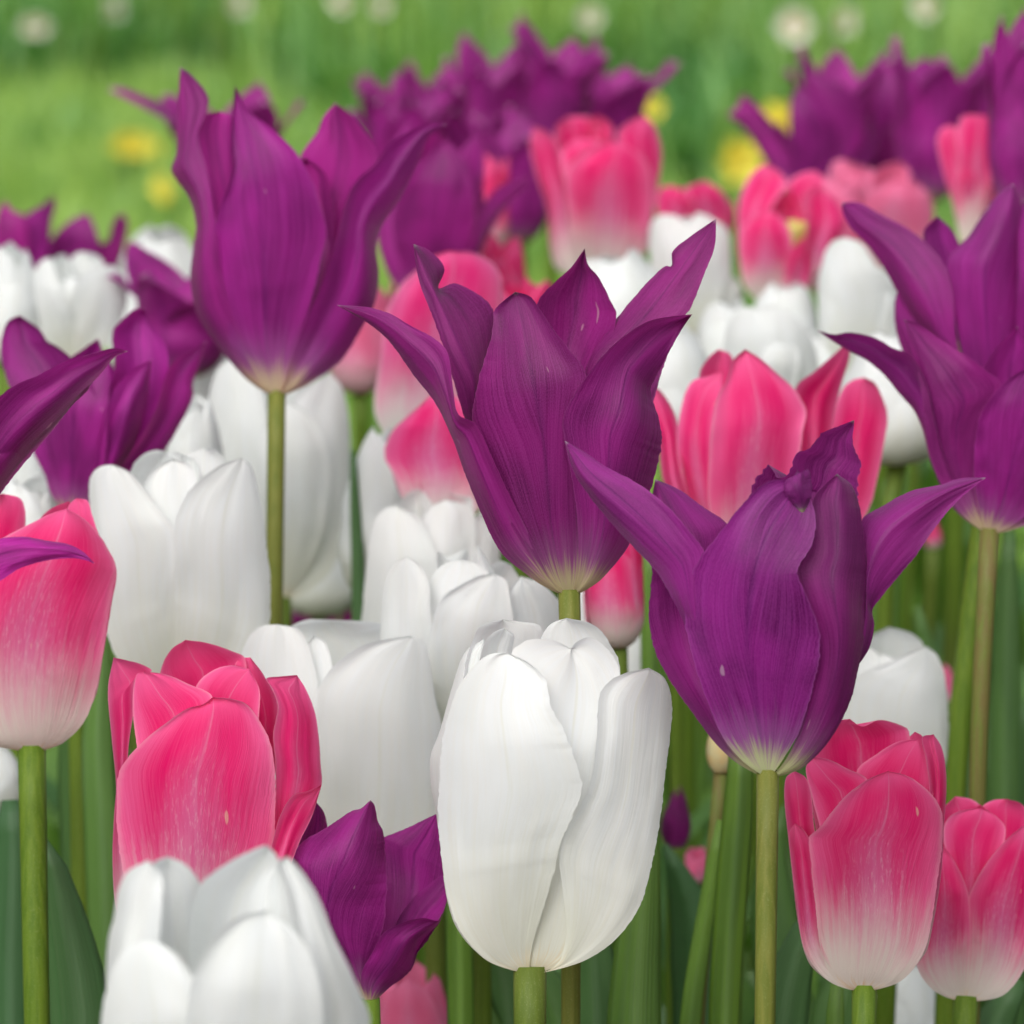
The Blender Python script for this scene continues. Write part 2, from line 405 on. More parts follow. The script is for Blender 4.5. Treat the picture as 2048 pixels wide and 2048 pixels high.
def tube_mesh(name, pts, radii, origin, n=12):
    c = cr([tuple(p) for p in pts], 28); r = prof(radii, 28)
    ang = np.linspace(0, 2*np.pi, n, endpoint=False)
    V = []
    for i in range(28):
        d = c[min(i+1, 27)]-c[max(i-1, 0)]; d /= np.linalg.norm(d)
        x = np.cross(d, (0, 1, 0)); x /= np.linalg.norm(x); y = np.cross(d, x)
        for a in ang: V.append(c[i]+r[i]*(np.cos(a)*x+np.sin(a)*y)-np.array(origin))
    fs = [(i*n+j, i*n+(j+1) % n, (i+1)*n+(j+1) % n, (i+1)*n+j) for i in range(27) for j in range(n)]
    fs.append(tuple(range(27*n, 28*n))); fs.append(tuple(reversed(range(n))))
    me = bpy.data.meshes.new(name); me.from_pydata([tuple(v) for v in V], [], fs)
    me.polygons.foreach_set('use_smooth', [True]*len(me.polygons))
    return me

def foot_of(bp, via=None):
    """Where the stem of a flower whose base is at bp meets the ground."""
    if via is not None:
        d = via-bp; k = (bp.z-0.0)/max(1e-4, -d.z)
        x = bp.x + d.x*min(k, 4.0)*0.55; y = bp.y + max(-0.03, min(0.03, d.y*0.3))
    else:
        x, y = bp.x + random.uniform(-.012, .012), bp.y + random.uniform(-.01, .02)
    return Vector((x, y, ground_z(y)))

def leaf_grid(base, az_, length, width, rise, arch, fold=0.25, nt=16, ns=5, twist=0.0):
    """A tulip leaf: a folded strap that rises from base and arches over in direction az_."""
    T = np.linspace(0, 1, nt); s = np.linspace(-1, 1, ns)
    el = rise - arch*T**1.6
    dl = length/(nt-1)
    h = np.concatenate([[0], np.cumsum(np.cos(el[:-1])*dl)]); z = np.concatenate([[0], np.cumsum(np.sin(el[:-1])*dl)])
    d = np.array([math.cos(az_), math.sin(az_), 0.0]); sd2 = np.array([-math.sin(az_), math.cos(az_), 0.0])
    wd = width*np.clip(np.sin(np.pi*np.clip(0.12+0.88*T, 0, 1)**0.85), 0, 1)**0.75*0.5
    P = np.zeros((nt, ns, 3))
    for i in range(nt):
        nrm = np.array([-math.sin(el[i])*d[0], -math.sin(el[i])*d[1], math.cos(el[i])])
        tw = twist*T[i]
        sd3 = sd2*math.cos(tw)+nrm*math.sin(tw)
        for j in range(ns):
            P[i, j] = np.array(base)+d*h[i]+np.array([0, 0, z[i]])+sd3*s[j]*wd[i]+nrm*abs(s[j])**1.4*wd[i]*fold*2*(1-.6*T[i])
    return P

def set_tint(me, val):
    at = me.attributes.new('tint', 'FLOAT', 'POINT')
    v = np.full(len(me.vertices), val, np.float32) if np.isscalar(val) else np.asarray(val, np.float32)
    at.data.foreach_set('value', v)

def plain_leaf(parent, foot, az_, length, width, rise, arch, tint=.4, twist=0.0):
    P = leaf_grid(foot, az_, length, width, rise, arch, twist=twist)
    me = grid_mesh('leaf', P, parent.location); set_tint(me, tint)
    return new_obj('leaf', me, MAT['leaf'], parent)

def seen_leaf(parent, D, pts, tint=.4, lean=0.0, fold=.35, color=None):
    """A leaf blade that shows in the picture: (x, y, full width) from the tip downwards; runs on to the ground."""
    p = np.array(pts, float)
    dirv = p[-1, :2]-p[-2, :2]; dirv = dirv/np.linalg.norm(dirv)
    gy = 1024+F*math.tan(math.atan2(CAM.z, D)-PITCH)
    last = p[-1]
    gx = last[0]+dirv[0]*min(400, (gy-last[1])*0.3)
    rows = np.vstack([[gx, gy, last[2]*0.5], [(gx+last[0])/2, (gy+last[1])/2, last[2]*1.05], p[::-1]])
    c = cr(rows[:, :2], 40)
    wd = np.interp(np.linspace(0, 1, 40), np.concatenate([[0], np.cumsum(np.sqrt((np.diff(rows[:, :2], axis=0)**2).sum(1)))])/np.sqrt((np.diff(rows[:, :2], axis=0)**2).sum(1)).sum(), rows[:, 2])
    ns = 9; s = np.linspace(-1, 1, ns)
    tg = np.gradient(c, axis=0); tg /= np.linalg.norm(tg, axis=1)[:, None]
    nm = np.stack([-tg[:, 1], tg[:, 0]], -1)
    XY = c[:, None, :]+nm[:, None, :]*(s[None, :]*wd[:, None]/2)[..., None]
    T = np.linspace(0, 1, 40)
    Zp = -np.abs(s)[None, :]**1.3*wd[:, None]*fold + (lean*T**2)[:, None]*np.ones(ns)[None, :]*300 + s[None, :]*wd[:, None]*.15
    Dm = D-Zp*D/F
    me = grid_mesh('leaf', pix_np(XY[..., 0], XY[..., 1], Dm), parent.location); set_tint(me, tint)
    return thicken(new_obj('leaf', me, MAT['leaf'], parent, color), 0.0007)

NAMES = {'purple': 'purple_tulip', 'pink': 'pink_tulip', 'pale': 'pink_tulip', 'white': 'white_tulip'}
GROUPS = {'purple': 'purple pointed tulips in the bed', 'pink': 'pink tulips in the bed', 'pale': 'pink tulips in the bed', 'white': 'white tulips in the bed'}
TULIPS = {}
def stem_for(parent, bp, foot, r, via, mat, color=None):
    pts = [Vector(foot)]
    mid = Vector(foot).lerp(bp, .5)
    if via is not None:
        pts += [Vector(foot).lerp(via, .5), via]
    else:
        mid.x += random.uniform(-.004, .004); pts.append(mid)
    pts.append(bp.lerp(pts[-1], .12)); pts.append(bp + (bp-pts[-1]).normalized()*0.002)
    me = tube_mesh('stem', pts, [r*1.2, r*1.12, r*1.0, r*.93, r*.97, r*1.08], parent.location)
    return new_obj('stem', me, MAT[mat], parent, color)
def traced(key, kind, crop, D, base, R, petals, label, stem_w=44, via=None, stem='stem', color=None, leaves=1, axis=None):
    ox, oy, sc = crop
    bp = pix(ox+base[0]/sc, oy+base[1]/sc, D)
    v = pix(via[0], via[1], D) if via else None
    foot = foot_of(bp, v)
    t = thing(NAMES[kind], foot, label, 'tulip', GROUPS[kind])
    TULIPS[key] = t
    for pt in petals:
        opts = dict(pt[3]) if len(pt) > 3 else {}
        j = random.uniform(.80, 1.16) if kind == 'purple' else random.uniform(.95, 1.0)
        cl = tuple(c*j for c in (color or (1, 1, 1)))
        if kind == 'purple': cl = (cl[0]*random.uniform(.94, 1.04), cl[1], cl[2]*random.uniform(.94, 1.10))
        tone = opts.pop('tone', 1.0); cl = tuple(c*tone for c in cl)
        petal(t, kind, crop, D, R, pt[0], pt[1], pt[2], color=cl, base=opts.pop('base', base), ax=None if key in ('p5', 'p6', 'p7', 'p4b', 'k2') else (axis or base[0]), **opts)
    stem_for(t, bp, foot, stem_w/2*D/F, v, stem)
    for k in range(leaves):
        a = random.uniform(-.5, math.pi+.5)
        plain_leaf(t, foot, a, random.uniform(.20, .27), random.uniform(.035, .055), rad(random.uniform(72, 84)), random.uniform(.4, 1.0), random.uniform(.2, .7))
    return t

def gen_petal(kind, phi, R, H, op, rng, inner, nt=26, ns=13):
    T = np.linspace(0, 1, nt); s = np.linspace(-1, 1, ns)
    k = (0.90 if inner else 1.0)*rng.uniform(.95, 1.05)
    phi += rng.uniform(-.16, .16)
    if kind == 'purple':
        hh = H*rng.uniform(.86, 1.10)
        o = op*rng.uniform(.35, 1.6)
        tt = np.clip(T/.42, 0, 1)
        r = .70*R*np.sqrt(np.clip(1-(1-tt)**2, 0, 1)) + np.clip((T-.42)/.58, 0, 1)**1.8*R*o
        z = hh*(T - .12*np.clip((T-.6)/.4, 0, 1)**2*o)
        shape = np.clip(np.sin(np.pi*np.clip(.04+.96*T, 0, 1)**.74), 0, 1)**.80
        hw = .76*R*shape
    else:
        hh = H*(rng.uniform(.96, 1.06) if inner else rng.uniform(.84, 1.04))
        o = min(1.15, op*rng.uniform(.8, 1.25))
        tt = np.clip(T/.42, 0, 1)
        r = R*np.sqrt(np.clip(1-(1-tt)**2.2, 0, 1))*(1-(1-o)*np.clip((T-.42)/.58, 0, 1)**2.1)
        z = hh*(T**1.08 - .05*(1-o)*np.clip((T-.75)/.25, 0, 1)**2)
        shape = np.clip(1-T**(3.4 if kind == 'white' else 2.7), 0, 1)**.6*np.clip(T/.22+.12, 0, 1)**.55
        hw = R*(1.22 if kind == 'white' else 1.15)*shape
    if kind == 'purple' and op < .2: r = r*(1-.85*np.clip((T-.45)/.55, 0, 1)**1.4)
    r = np.maximum(r*k, 1e-4)
    P = np.zeros((nt, ns, 3)); sd_ = rng.random()*100
    for i in range(nt):
        ang = phi + s*np.minimum(hw[i]/max(r[i], .45*R), 1.35)
        cup = r[i]*(1 - .05*np.abs(s)**2)
        if kind == 'purple' and T[i] > .5: cup = r[i]*(1 + .12*np.abs(s)**2*(T[i]-.5)*2)
        for j in range(ns):
            q = (mnoise.noise(Vector((s[j]*1.5, T[i]*3, sd_)))*.09 + mnoise.noise(Vector((s[j]*3.5, T[i]*7, sd_)))*.03)*R*min(1, T[i]*3)
            zz = z[i] - .02*H*abs(s[j])**2*(T[i] > .3) + mnoise.noise(Vector((s[j]*3.0, sd_, 2.2)))*.03*H*max(0, T[i]-.5)*2
            P[i, j] = ((cup[j]+q)*math.cos(ang[j]), (cup[j]+q)*math.sin(ang[j]), zz)
    return P

def grown(key, kind, cx, top, base, wpx, D, label, op=None, stem_w=40, via=None, color=None, tilt=None, rot=None, stem='stem', leaves=1, anthers=False):
    rng = random.Random(hash((cx, top, base)) % 100003)
    bp = pix(cx, base, D)
    v = pix(via[0], via[1], D) if via else None
    foot = foot_of(bp, v)
    t = thing(NAMES[kind], foot, label, 'tulip', GROUPS[kind]); TULIPS[key] = t
    R = wpx/2*D/F; H = (base-top)*D/F*1.0
    if op is None: op = {'purple': .36, 'white': .42}.get(kind, .86)
    if kind == 'purple' and wpx > 100: R *= 1.15; H *= 1.16
    if kind != 'purple' and wpx > 100: R *= 1.08
    rot = rng.uniform(0, 1.05) if rot is None else rot
    tl = tilt if tilt is not None else rng.uniform(-5, 5)
    Rm = np.array(Matrix.Rotation(rad(rng.uniform(-4, 6)), 3, 'X') @ Matrix.Rotation(rad(tl), 3, 'Y'))
    for i in range(6):
        P = gen_petal(kind, rot+i*math.pi/3, R, H, op, rng, i % 2 == 1)
        P = P @ Rm.T + np.array(bp)
        me = grid_mesh('petal', P, foot)
        new_obj('petal', me, MAT[kind], t, color)
    if anthers:
        for i in range(6):
            a = i*math.pi/3
            b0 = bp+Vector((.004*math.cos(a), .004*math.sin(a), .012)); b1 = bp+Vector((.010*math.cos(a), .010*math.sin(a), .036))
            new_obj('stamen', tube_mesh('stamen', [b0, b0.lerp(b1, .5), b1], [.0008, .0016, .0018], foot, 8), MAT['anther'], t)
        new_obj('pistil', tube_mesh('pistil', [bp, bp+Vector((0, 0, .015)), bp+Vector((0, .001, .032))], [.003, .003, .0042], foot, 10), MAT['anther'], t)
    stem_for(t, bp, foot, stem_w/2*1.6/F, v, stem)
    for k in range(leaves):
        a = random.uniform(-.3, math.pi+.3)
        plain_leaf(t, foot, a, random.uniform(.22, .30), random.uniform(.035, .055), rad(random.uniform(72, 86)), random.uniform(.3, .9), random.uniform(.2, .8))
    return t

# ------------------------------------------------------------------ ground, turf
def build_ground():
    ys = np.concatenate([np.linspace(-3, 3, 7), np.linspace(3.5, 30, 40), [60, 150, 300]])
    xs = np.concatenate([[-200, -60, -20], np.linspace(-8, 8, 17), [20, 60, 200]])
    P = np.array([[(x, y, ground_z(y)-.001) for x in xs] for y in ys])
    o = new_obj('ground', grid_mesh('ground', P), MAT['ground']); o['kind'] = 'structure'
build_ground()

def blades(name, spec, mat):
    """spec: list of (x, y, z, height, width, azimuth, bend, tint, shade): one mesh of curved tapering blades."""
    S = np.array(spec); n = len(S)
    x, y, z, h, wd, a, b, ti, sh = S.T
    rows = []
    for k, (t, ww) in enumerate(((0, .8), (.4, 1.0), (.75, .7), (1.0, .06))):
        off = b*t**1.8
        cx = x+np.cos(a)*off*h; cy = y+np.sin(a)*off*h; cz = z+h*t*(1-.35*b*t)
        rows.append((np.stack([cx-np.sin(a)*wd*ww/2, cy+np.cos(a)*wd*ww/2, cz], -1), np.stack([cx+np.sin(a)*wd*ww/2, cy-np.cos(a)*wd*ww/2, cz], -1)))
    V = np.stack([v for r in rows for v in r], 1).reshape(-1, 3)
    q = np.array([[0, 1, 3, 2], [2, 3, 5, 4], [4, 5, 7, 6]])
    Fc = (np.arange(n)[:, None, None]*8+q[None]).reshape(-1, 4)
    me = bpy.data.meshes.new(name)
    me.vertices.add(len(V)); me.vertices.foreach_set('co', V.astype(np.float32).ravel())
    me.loops.add(Fc.size); me.loops.foreach_set('vertex_index', Fc.astype(np.int32).ravel())
    me.polygons.add(len(Fc)); me.polygons.foreach_set('loop_start', (np.arange(len(Fc))*4).astype(np.int32))
    me.update(calc_edges=True)
    uvl = me.uv_layers.new(name='UVMap')
    uv1 = np.array([[0, 0], [1, 0], [0, .4], [1, .4], [0, .75], [1, .75], [0, 1], [1, 1]], np.float32)
    uvl.data.foreach_set('uv', uv1[(Fc % 8).ravel()].ravel())
    set_tint(me, np.repeat(ti, 8))
    at = me.attributes.new('shade', 'FLOAT', 'POINT'); at.data.foreach_set('value', np.repeat(sh, 8).astype(np.float32))
    me.polygons.foreach_set('use_smooth', [True]*len(Fc))
    return new_obj(name, me, mat)

rng = random.Random(11)
def fbm(x, y, s, sd_): return mnoise.fractal(Vector((x*s, y*s, sd_)), 1.0, 2.0, 3)
sp = []
def lawn_edge(x, y):
    k = min(1, max(0, (x/y*F+1024-430)/500))     # short lawn reaches further back on the left
    return 8.7-1.6*k*k*(3-2*k)
for i in range(85000):
    y = 3.0+10.5*rng.random()**1.1
    x = rng.uniform(-1, 1)*(0.55+.125*y)
    n1 = fbm(x, y*.5, 3.0, 1.0); n2 = fbm(x, y*.6, 9.0, 5.0)
    edge = lawn_edge(x, y) + .2*fbm(x, 0, 2.0, 9)        # the short yellowish lawn ends here
    if y < edge:
        ti = min(1, max(0, .66+.55*n1+.45*n2-.30*max(0, x*1.2)+rng.uniform(-.25, .25)))
        sp.append((x, y, ground_z(y), rng.uniform(.03, .07)*(1+.5*n2), rng.uniform(.003, .005), rng.uniform(0, 6.28), rng.uniform(.2, .9), ti, rng.random()**3*.7))
    else:
        if n2 < -.22 and rng.random() < .75: continue
        ti = min(1, max(0, .22+.75*n1+.80*n2+rng.uniform(-.2, .2)))
        sp.append((x, y, ground_z(y), rng.uniform(.10, .22)*(1+.8*n1), rng.uniform(.006, .013), rng.uniform(0, 6.28), rng.uniform(.1, .9), ti, rng.random()**3*.8))
g = blades('grass', sp, MAT['grass']); g['kind'] = 'stuff'

# ------------------------------------------------------------------ low leaves of the bed (uncountable mass)
def strap_mass(n):
    Vs, Fs, UVs, Ts = [], [], [], []
    off = 0
    for i in range(n):
        y = rng.uniform(1.72, 2.95); x = rng.uniform(-1, 1)*(.10+.105*y)
        nt_, ns_ = 12, 5
        if rng.random() < .30:      # a bare stem-like narrow strap
            P = leaf_grid((x, y, 0), rng.uniform(0, 6.28), rng.uniform(.30, .41), rng.uniform(.005, .011), rad(rng.uniform(82, 90)), rng.uniform(0, .15), nt=nt_, ns=ns_)
            ti = rng.uniform(.6, 1)
        else:
            P = leaf_grid((x, y, 0), rng.uniform(0, 6.28), rng.uniform(.25, .40), rng.uniform(.025, .058), rad(rng.uniform(66, 88)), rng.uniform(.2, 1.9), nt=nt_, ns=ns_, twist=rng.uniform(-.8, .8))
            ti = rng.uniform(.05, .8)
        Vs.append(P.reshape(-1, 3))
        idx = off+np.arange(nt_*ns_).reshape(nt_, ns_); off += nt_*ns_
        q = np.stack([idx[:-1, :-1], idx[:-1, 1:], idx[1:, 1:], idx[1:, :-1]], -1).reshape(-1, 4); Fs.append(q)
        T, S = np.meshgrid(np.linspace(0, 1, nt_), np.linspace(0, 1, ns_), indexing='ij')
        UVs.append(np.stack([S, T], -1).reshape(-1, 2)); Ts.append(np.full(nt_*ns_, ti))
    V = np.concatenate(Vs); Fc = np.concatenate(Fs); UV = np.concatenate(UVs)
    me = bpy.data.meshes.new('foliage'); me.from_pydata(V.tolist(), [], Fc.tolist())
    me.uv_layers.new(name='UVMap').data.foreach_set('uv', UV[Fc.ravel()].astype(np.float32).ravel())
    set_tint(me, np.concatenate(Ts)); me.polygons.foreach_set('use_smooth', [True]*len(Fc))
    o = new_obj('foliage', me, MAT['leaf']); o['kind'] = 'stuff'
strap_mass(820)

# ------------------------------------------------------------------ tulips seen sharply: every petal follows its own outline
CA = (300, 100, 2.576); CB = (600, 450, 2.415); CC = (1100, 820, 2.1467); CD = (1600, 350, 2.509); CE = (0, 950, 3.22)
CF = (560, 1560, 3.958); CG = (0, 1300, 2.576); CH = (600, 1200, 2.279); CI = (1248, 1248, 2.415); CJ = (0, 580, 4.2)
CK = (700, 950, 3.22); CL = (1300, 600, 2.4145); CM = (0, 600, 2.4143); CN = (600, 0, 2.415)

traced('p1', 'purple', CA, 1.75, (652, 1788), 485, [
 ('F', [(600,1780),(520,1650),(400,1480),(350,1320),(330,1150),(330,960),(355,830),(405,700),(432,600),(420,480),(424,330),(438,180)],
       [(500,300),(620,400),(760,540),(840,700),(890,850),(905,940),(880,1060),(840,1250),(790,1420),(740,1560),(690,1785)], {'M':[(650,1785),(600,1500),(590,1100),(560,800),(510,500),(438,180)]}),
 ('WL', [(595,1785),(470,1670),(330,1500),(240,1350),(208,1180),(225,1000),(238,900),(200,760),(110,620),(135,540),(140,350),(155,88)],
       [(215,130),(300,245),(290,330),(250,440),(300,650),(332,850),(360,1100),(420,1350),(520,1580),(630,1790)], {'zb':[.05,.55,.7,.35,.1]}),
 ('BL', [(610,1760),(420,1200),(330,850),(270,600),(250,420),(285,335),(360,315)], [(430,340),(440,420),(470,700),(560,1200),(650,1760)], {'tone':1.9,'zc':[-.03,-.15,-.2,-.15,-.1],'za':[0,.05,.05,0,-.1],'zb':[-.05,-.35,-.45,-.4,-.2]}),  # tone brightens this shaded inner petal: glow of light through it, put into its colour
 ('B', [(640,1760),(600,1200),(620,800),(700,600),(800,555)], [(900,640),(950,900),(930,1250),(800,1500),(690,1760)]),
 ('BR', [(660,1760),(700,1300),(750,900),(760,650),(790,520),(860,425),(895,340),(955,272)], [(1040,340),(1110,430),(1165,540),(1150,700),(1060,1000),(960,1300),(860,1500),(700,1765)]),
 ('WR', [(670,1790),(720,1620),(825,1350),(895,1180),(955,1000),(1010,780),(1060,680),(1160,590),(1230,490),(1350,410),(1460,374),(1530,385)],
       [(1440,440),(1370,600),(1290,760),(1200,900),(1165,1000),(1178,1150),(1160,1290),(1090,1430),(985,1600),(850,1700),(705,1788)], {'za':[.06,.80,.95,.45,.25]}),
], 'tallest purple tulip, upright above white ones on a bare olive stem, lawn behind it', 34, (549, 1250), 'olive', color=(1.1, 1.05, 1.08))

traced('p2', 'purple', CB, 1.5, (1302, 1795), 440, [
 ('F', [(1240,1790),(1150,1660),(1060,1520),(960,1350),(880,1150),(832,950),(842,850),(870,720),(920,560),(935,480),(940,415),(985,365),(1040,322)],
       [(1110,345),(1160,410),(1220,500),(1290,590),(1375,720),(1345,850),(1300,950),(1300,1050),(1320,1200),(1342,1400),(1350,1600),(1337,1740),(1325,1795)], {'M':[(1285,1790),(1240,1600),(1210,1400),(1180,1050),(1130,750),(1085,520),(1040,322)]}),
 ('FR', [(1330,1790),(1345,1600),(1338,1400),(1310,1200),(1280,1030),(1275,920),(1340,800),(1450,650),(1560,540),(1700,460),(1895,430)],
       [(1840,510),(1790,600),(1725,720),(1692,795),(1742,975),(1735,1100),(1690,1280),(1590,1540),(1480,1685),(1370,1790)], {'dz':.10,'zc':[.03,.55,.78,.55,.30]}),
 ('WL', [(1240,1795),(1100,1692),(970,1580),(870,1380),(790,1180),(740,1040),(655,862),(560,740),(430,560),(330,475),(178,386)],
       [(330,398),(430,428),(540,490),(650,550),(712,620),(740,800),(765,915),(845,960),(925,1120),(1000,1280),(1100,1480),(1190,1650),(1270,1790)], {'p':1.3,'zb':[.06,.70,.80,.35,.15]}),
 ('BL', [(1230,1720),(1000,1400),(860,1120),(805,960),(765,830),(705,620),(645,450),(585,300),(558,180),(548,92)],
       [(620,120),(697,210),(668,305),(745,283),(850,330),(925,400),(940,520),(905,800),(1000,1300),(1270,1720)], {'M':[(1240,1720),(1000,1380),(850,1000),(840,750),(760,560),(640,300),(548,92)],'p':1.0,'za':[0,.1,.15,.1,-.15],'zc':[-.03,-.10,-.05,.0,-.2],'zb':[-.05,-.5,-.75,-.65,-.35]}),
 ('B', [(1265,1720),(1150,1200),(1105,800),(1120,500),(1150,370),(1240,270),(1310,205),(1375,112)], [(1390,190),(1440,250),(1490,350),(1525,445),(1480,600),(1420,800),(1390,1200),(1345,1720)]),
 ('X', [(1300,1740),(1350,1200),(1370,850),(1415,670),(1470,540),(1540,440),(1640,320),(1700,255),(1765,198),(1796,200),(1800,130),(1880,60),(1950,10),(2010,-30)],
       [(2003,100),(1955,230),(1890,390),(1850,450),(1750,700),(1650,1050),(1500,1450),(1362,1745)], {'M':[(1330,1740),(1370,1300),(1400,900),(1440,670),(1600,510),(1700,400),(1850,200),(2010,-30)],'p':1.1,'zc':[-.03,-.25,-.30,-.2,-.1],'za':[-.06,-.6,-.7,-.5,-.1],'zb':[-.02,-.15,-.15,-.1,-.1]}),
], 'purple tulip with spread pointed petals in the middle, right behind the large white tulip', 41, (1142, 1240), 'olive', color=(.76, .80, .72))

traced('p3', 'purple', CC, 1.42, (935, 1580), 420, [
 ('F', [(895,1572),(800,1480),(740,1400),(680,1260),(620,1080),(585,930),(590,800),(620,680),(680,590),(760,490),(850,380),(930,312),(1010,300),(1060,330)],
       [(1115,380),(1138,470),(1120,580),(1060,690),(1100,800),(1148,930),(1155,1050),(1110,1250),(1070,1380),(1000,1500),(955,1580)], {'M':[(930,1575),(890,1300),(850,1000),(865,750),(940,520),(1060,330)]}),
 ('F', [(1075,445),(1030,385),(1006,345),(1015,300),(1045,285),(1062,258)], [(1085,280),(1105,255),(1120,300),(1122,372),(1095,440)], {'zc':[.86,.95,1.0,.97,.90],'za':[.84,.88,.90,.90,.88],'zb':[.84,.86,.86,.86,.86],'rag':1.6,'base':None}),
 ('IR', [(965,1580),(1050,1430),(1105,1250),(1150,1050),(1140,930),(1090,800),(1060,690),(1110,600),(1125,480),(1130,385),(1170,330),(1232,274)],
       [(1292,320),(1325,400),(1338,480),(1352,600),(1362,680),(1358,800),(1350,950),(1325,1100),(1285,1260),(1195,1425),(1085,1535),(985,1585)], {'zc':[.03,.5,.72,.62,.45],'za':[.04,.62,.75,.7,.5],'zb':[.02,.15,.15,.15,.2]}),
 ('X', [(970,1570),(1200,1350),(1330,1080),(1347,850),(1342,600),(1336,480),(1450,400),(1560,345),(1680,320),(1760,294),(1872,290)],
       [(1760,380),(1670,480),(1570,620),(1490,720),(1425,800),(1384,858),(1392,920),(1372,1020),(1312,1120),(1262,1280),(1130,1480),(985,1578)], {'M':[(980,1575),(1190,1380),(1300,1150),(1352,900),(1368,680),(1440,530),(1545,440),(1700,352),(1872,290)],'p':1.1,'zc':[.0,.15,.25,.25,.1],'za':[-.05,-.35,-.4,-.2,.05]}),
 ('FL', [(870,1570),(720,1350),(645,1150),(590,950),(530,820),(455,690),(370,600),(270,490),(170,370),(110,280),(80,200),(64,132)],
       [(150,182),(230,238),(350,300),(440,360),(520,430),(600,525),(660,615),(650,800),(670,1000),(750,1300),(890,1570)], {'zc':[.03,.45,.62,.62,.5],'za':[.0,.1,.3,.35,.45],'zb':[.06,.6,.7,.55,.45]}),
 ('L', [(870,1572),(720,1442),(620,1310),(520,1170),(460,1050),(427,900),(440,690),(430,450),(452,297)], [(550,340),(650,412),(762,500),(790,700),(760,1000),(800,1300),(900,1565)], {'zc':[0,-.2,-.3,-.3,-.3],'zb':[0,-.4,-.6,-.6,-.4],'za':[0,.1,.1,0,-.2]}),
 ('B', [(930,1520),(900,1000),(880,600),(858,390),(890,310),(952,244),(985,295),(1030,270),(1060,190),(1120,165),(1170,100),(1230,75),(1306,43)], [(1300,150),(1332,230),(1310,320),(1300,600),(1200,1000),(1000,1520)], {'rag':2.2}),
], 'wide open purple tulip with one ragged curled petal at its top, above a pink one', 42, (1530, 2048), 'olive', color=(.74, .98, .80))

traced('p4', 'purple', CD, 1.64, (950, 1810), 330, [
 ('F', [(925,1800),(900,1690),(875,1480),(890,1280),(930,1160),(1030,1040),(1110,985),(1220,930)], [(1330,1050),(1340,1200),(1300,1380),(1230,1560),(1120,1720),(985,1805)]),
 ('FL', [(915,1790),(800,1690),(700,1530),(650,1380),(622,1180),(600,1020),(560,880),(522,725)], [(600,752),(700,820),(820,900),(930,980),(1010,1060),(930,1180),(890,1350),(890,1550),(918,1740),(948,1800)], {'dz':-.05}),
 ('L', [(900,1790),(760,1660),(660,1450),(615,1280),(570,1180),(500,1100),(430,1012),(350,940),(250,885),(150,825),(85,778)], [(170,800),(250,790),(370,815),(460,865),(560,910),(640,1060),(680,1250),(760,1500),(920,1790)]),
 ('IR', [(960,1800),(1080,1600),(1180,1300),(1250,1050),(1350,920),(1500,860)], [(1440,1050),(1400,1300),(1330,1520),(1200,1720),(995,1805)]),
 ('B', [(930,1760),(850,1400),(880,1100),(960,900),(1090,760)], [(1180,950),(1200,1200),(1100,1500),(970,1760)]),
 ('BR', [(950,1760),(1050,1400),(1120,1100),(1240,900),(1380,740)], [(1380,1000),(1340,1300),(1180,1600),(985,1770)]),
], 'purple tulip with a pale yellow base, cut by the right edge, before another purple one', 36, (1958, 1480), 'brown')
traced('p4b', 'purple', CD, 1.74, (960, 1400), 330, [
 ('WL', [(935,1380),(760,1000),(600,760),(490,590),(405,440),(330,340),(255,265),(215,190),(210,138)], [(300,140),(400,195),(540,270),(650,360),(730,470),(765,600),(780,800),(860,1100),(955,1390)], {'zb':[.06,.6,.6,.4,.2]}),
 ('L', [(920,1390),(720,1180),(550,960),(485,790),(475,650),(500,540)], [(620,600),(720,800),(820,1000),(940,1390)]),
 ('F', [(945,1395),(855,1050),(790,770),(745,540),(750,420),(850,300),(930,180),(1000,90),(1070,45)], [(1110,150),(1120,400),(1100,700),(1070,1000),(985,1400)]),
 ('BL', [(920,1300),(780,800),(650,420),(620,285),(690,205)], [(760,270),(800,350),(880,600),(950,1300)]),
 ('FR', [(975,1400),(1060,1000),(1090,600),(1095,300),(1120,120)], [(1220,250),(1270,500),(1260,900),(1130,1200),(1000,1400)]),
 ('WR', [(980,1390),(1150,1000),(1250,700),(1400,400),(1600,260)], [(1560,500),(1440,800),(1300,1100),(1010,1390)]),
], 'rear purple tulip at the right edge, its wing petal stretched out above a white tulip', 46, (1918, 1480), 'stem')
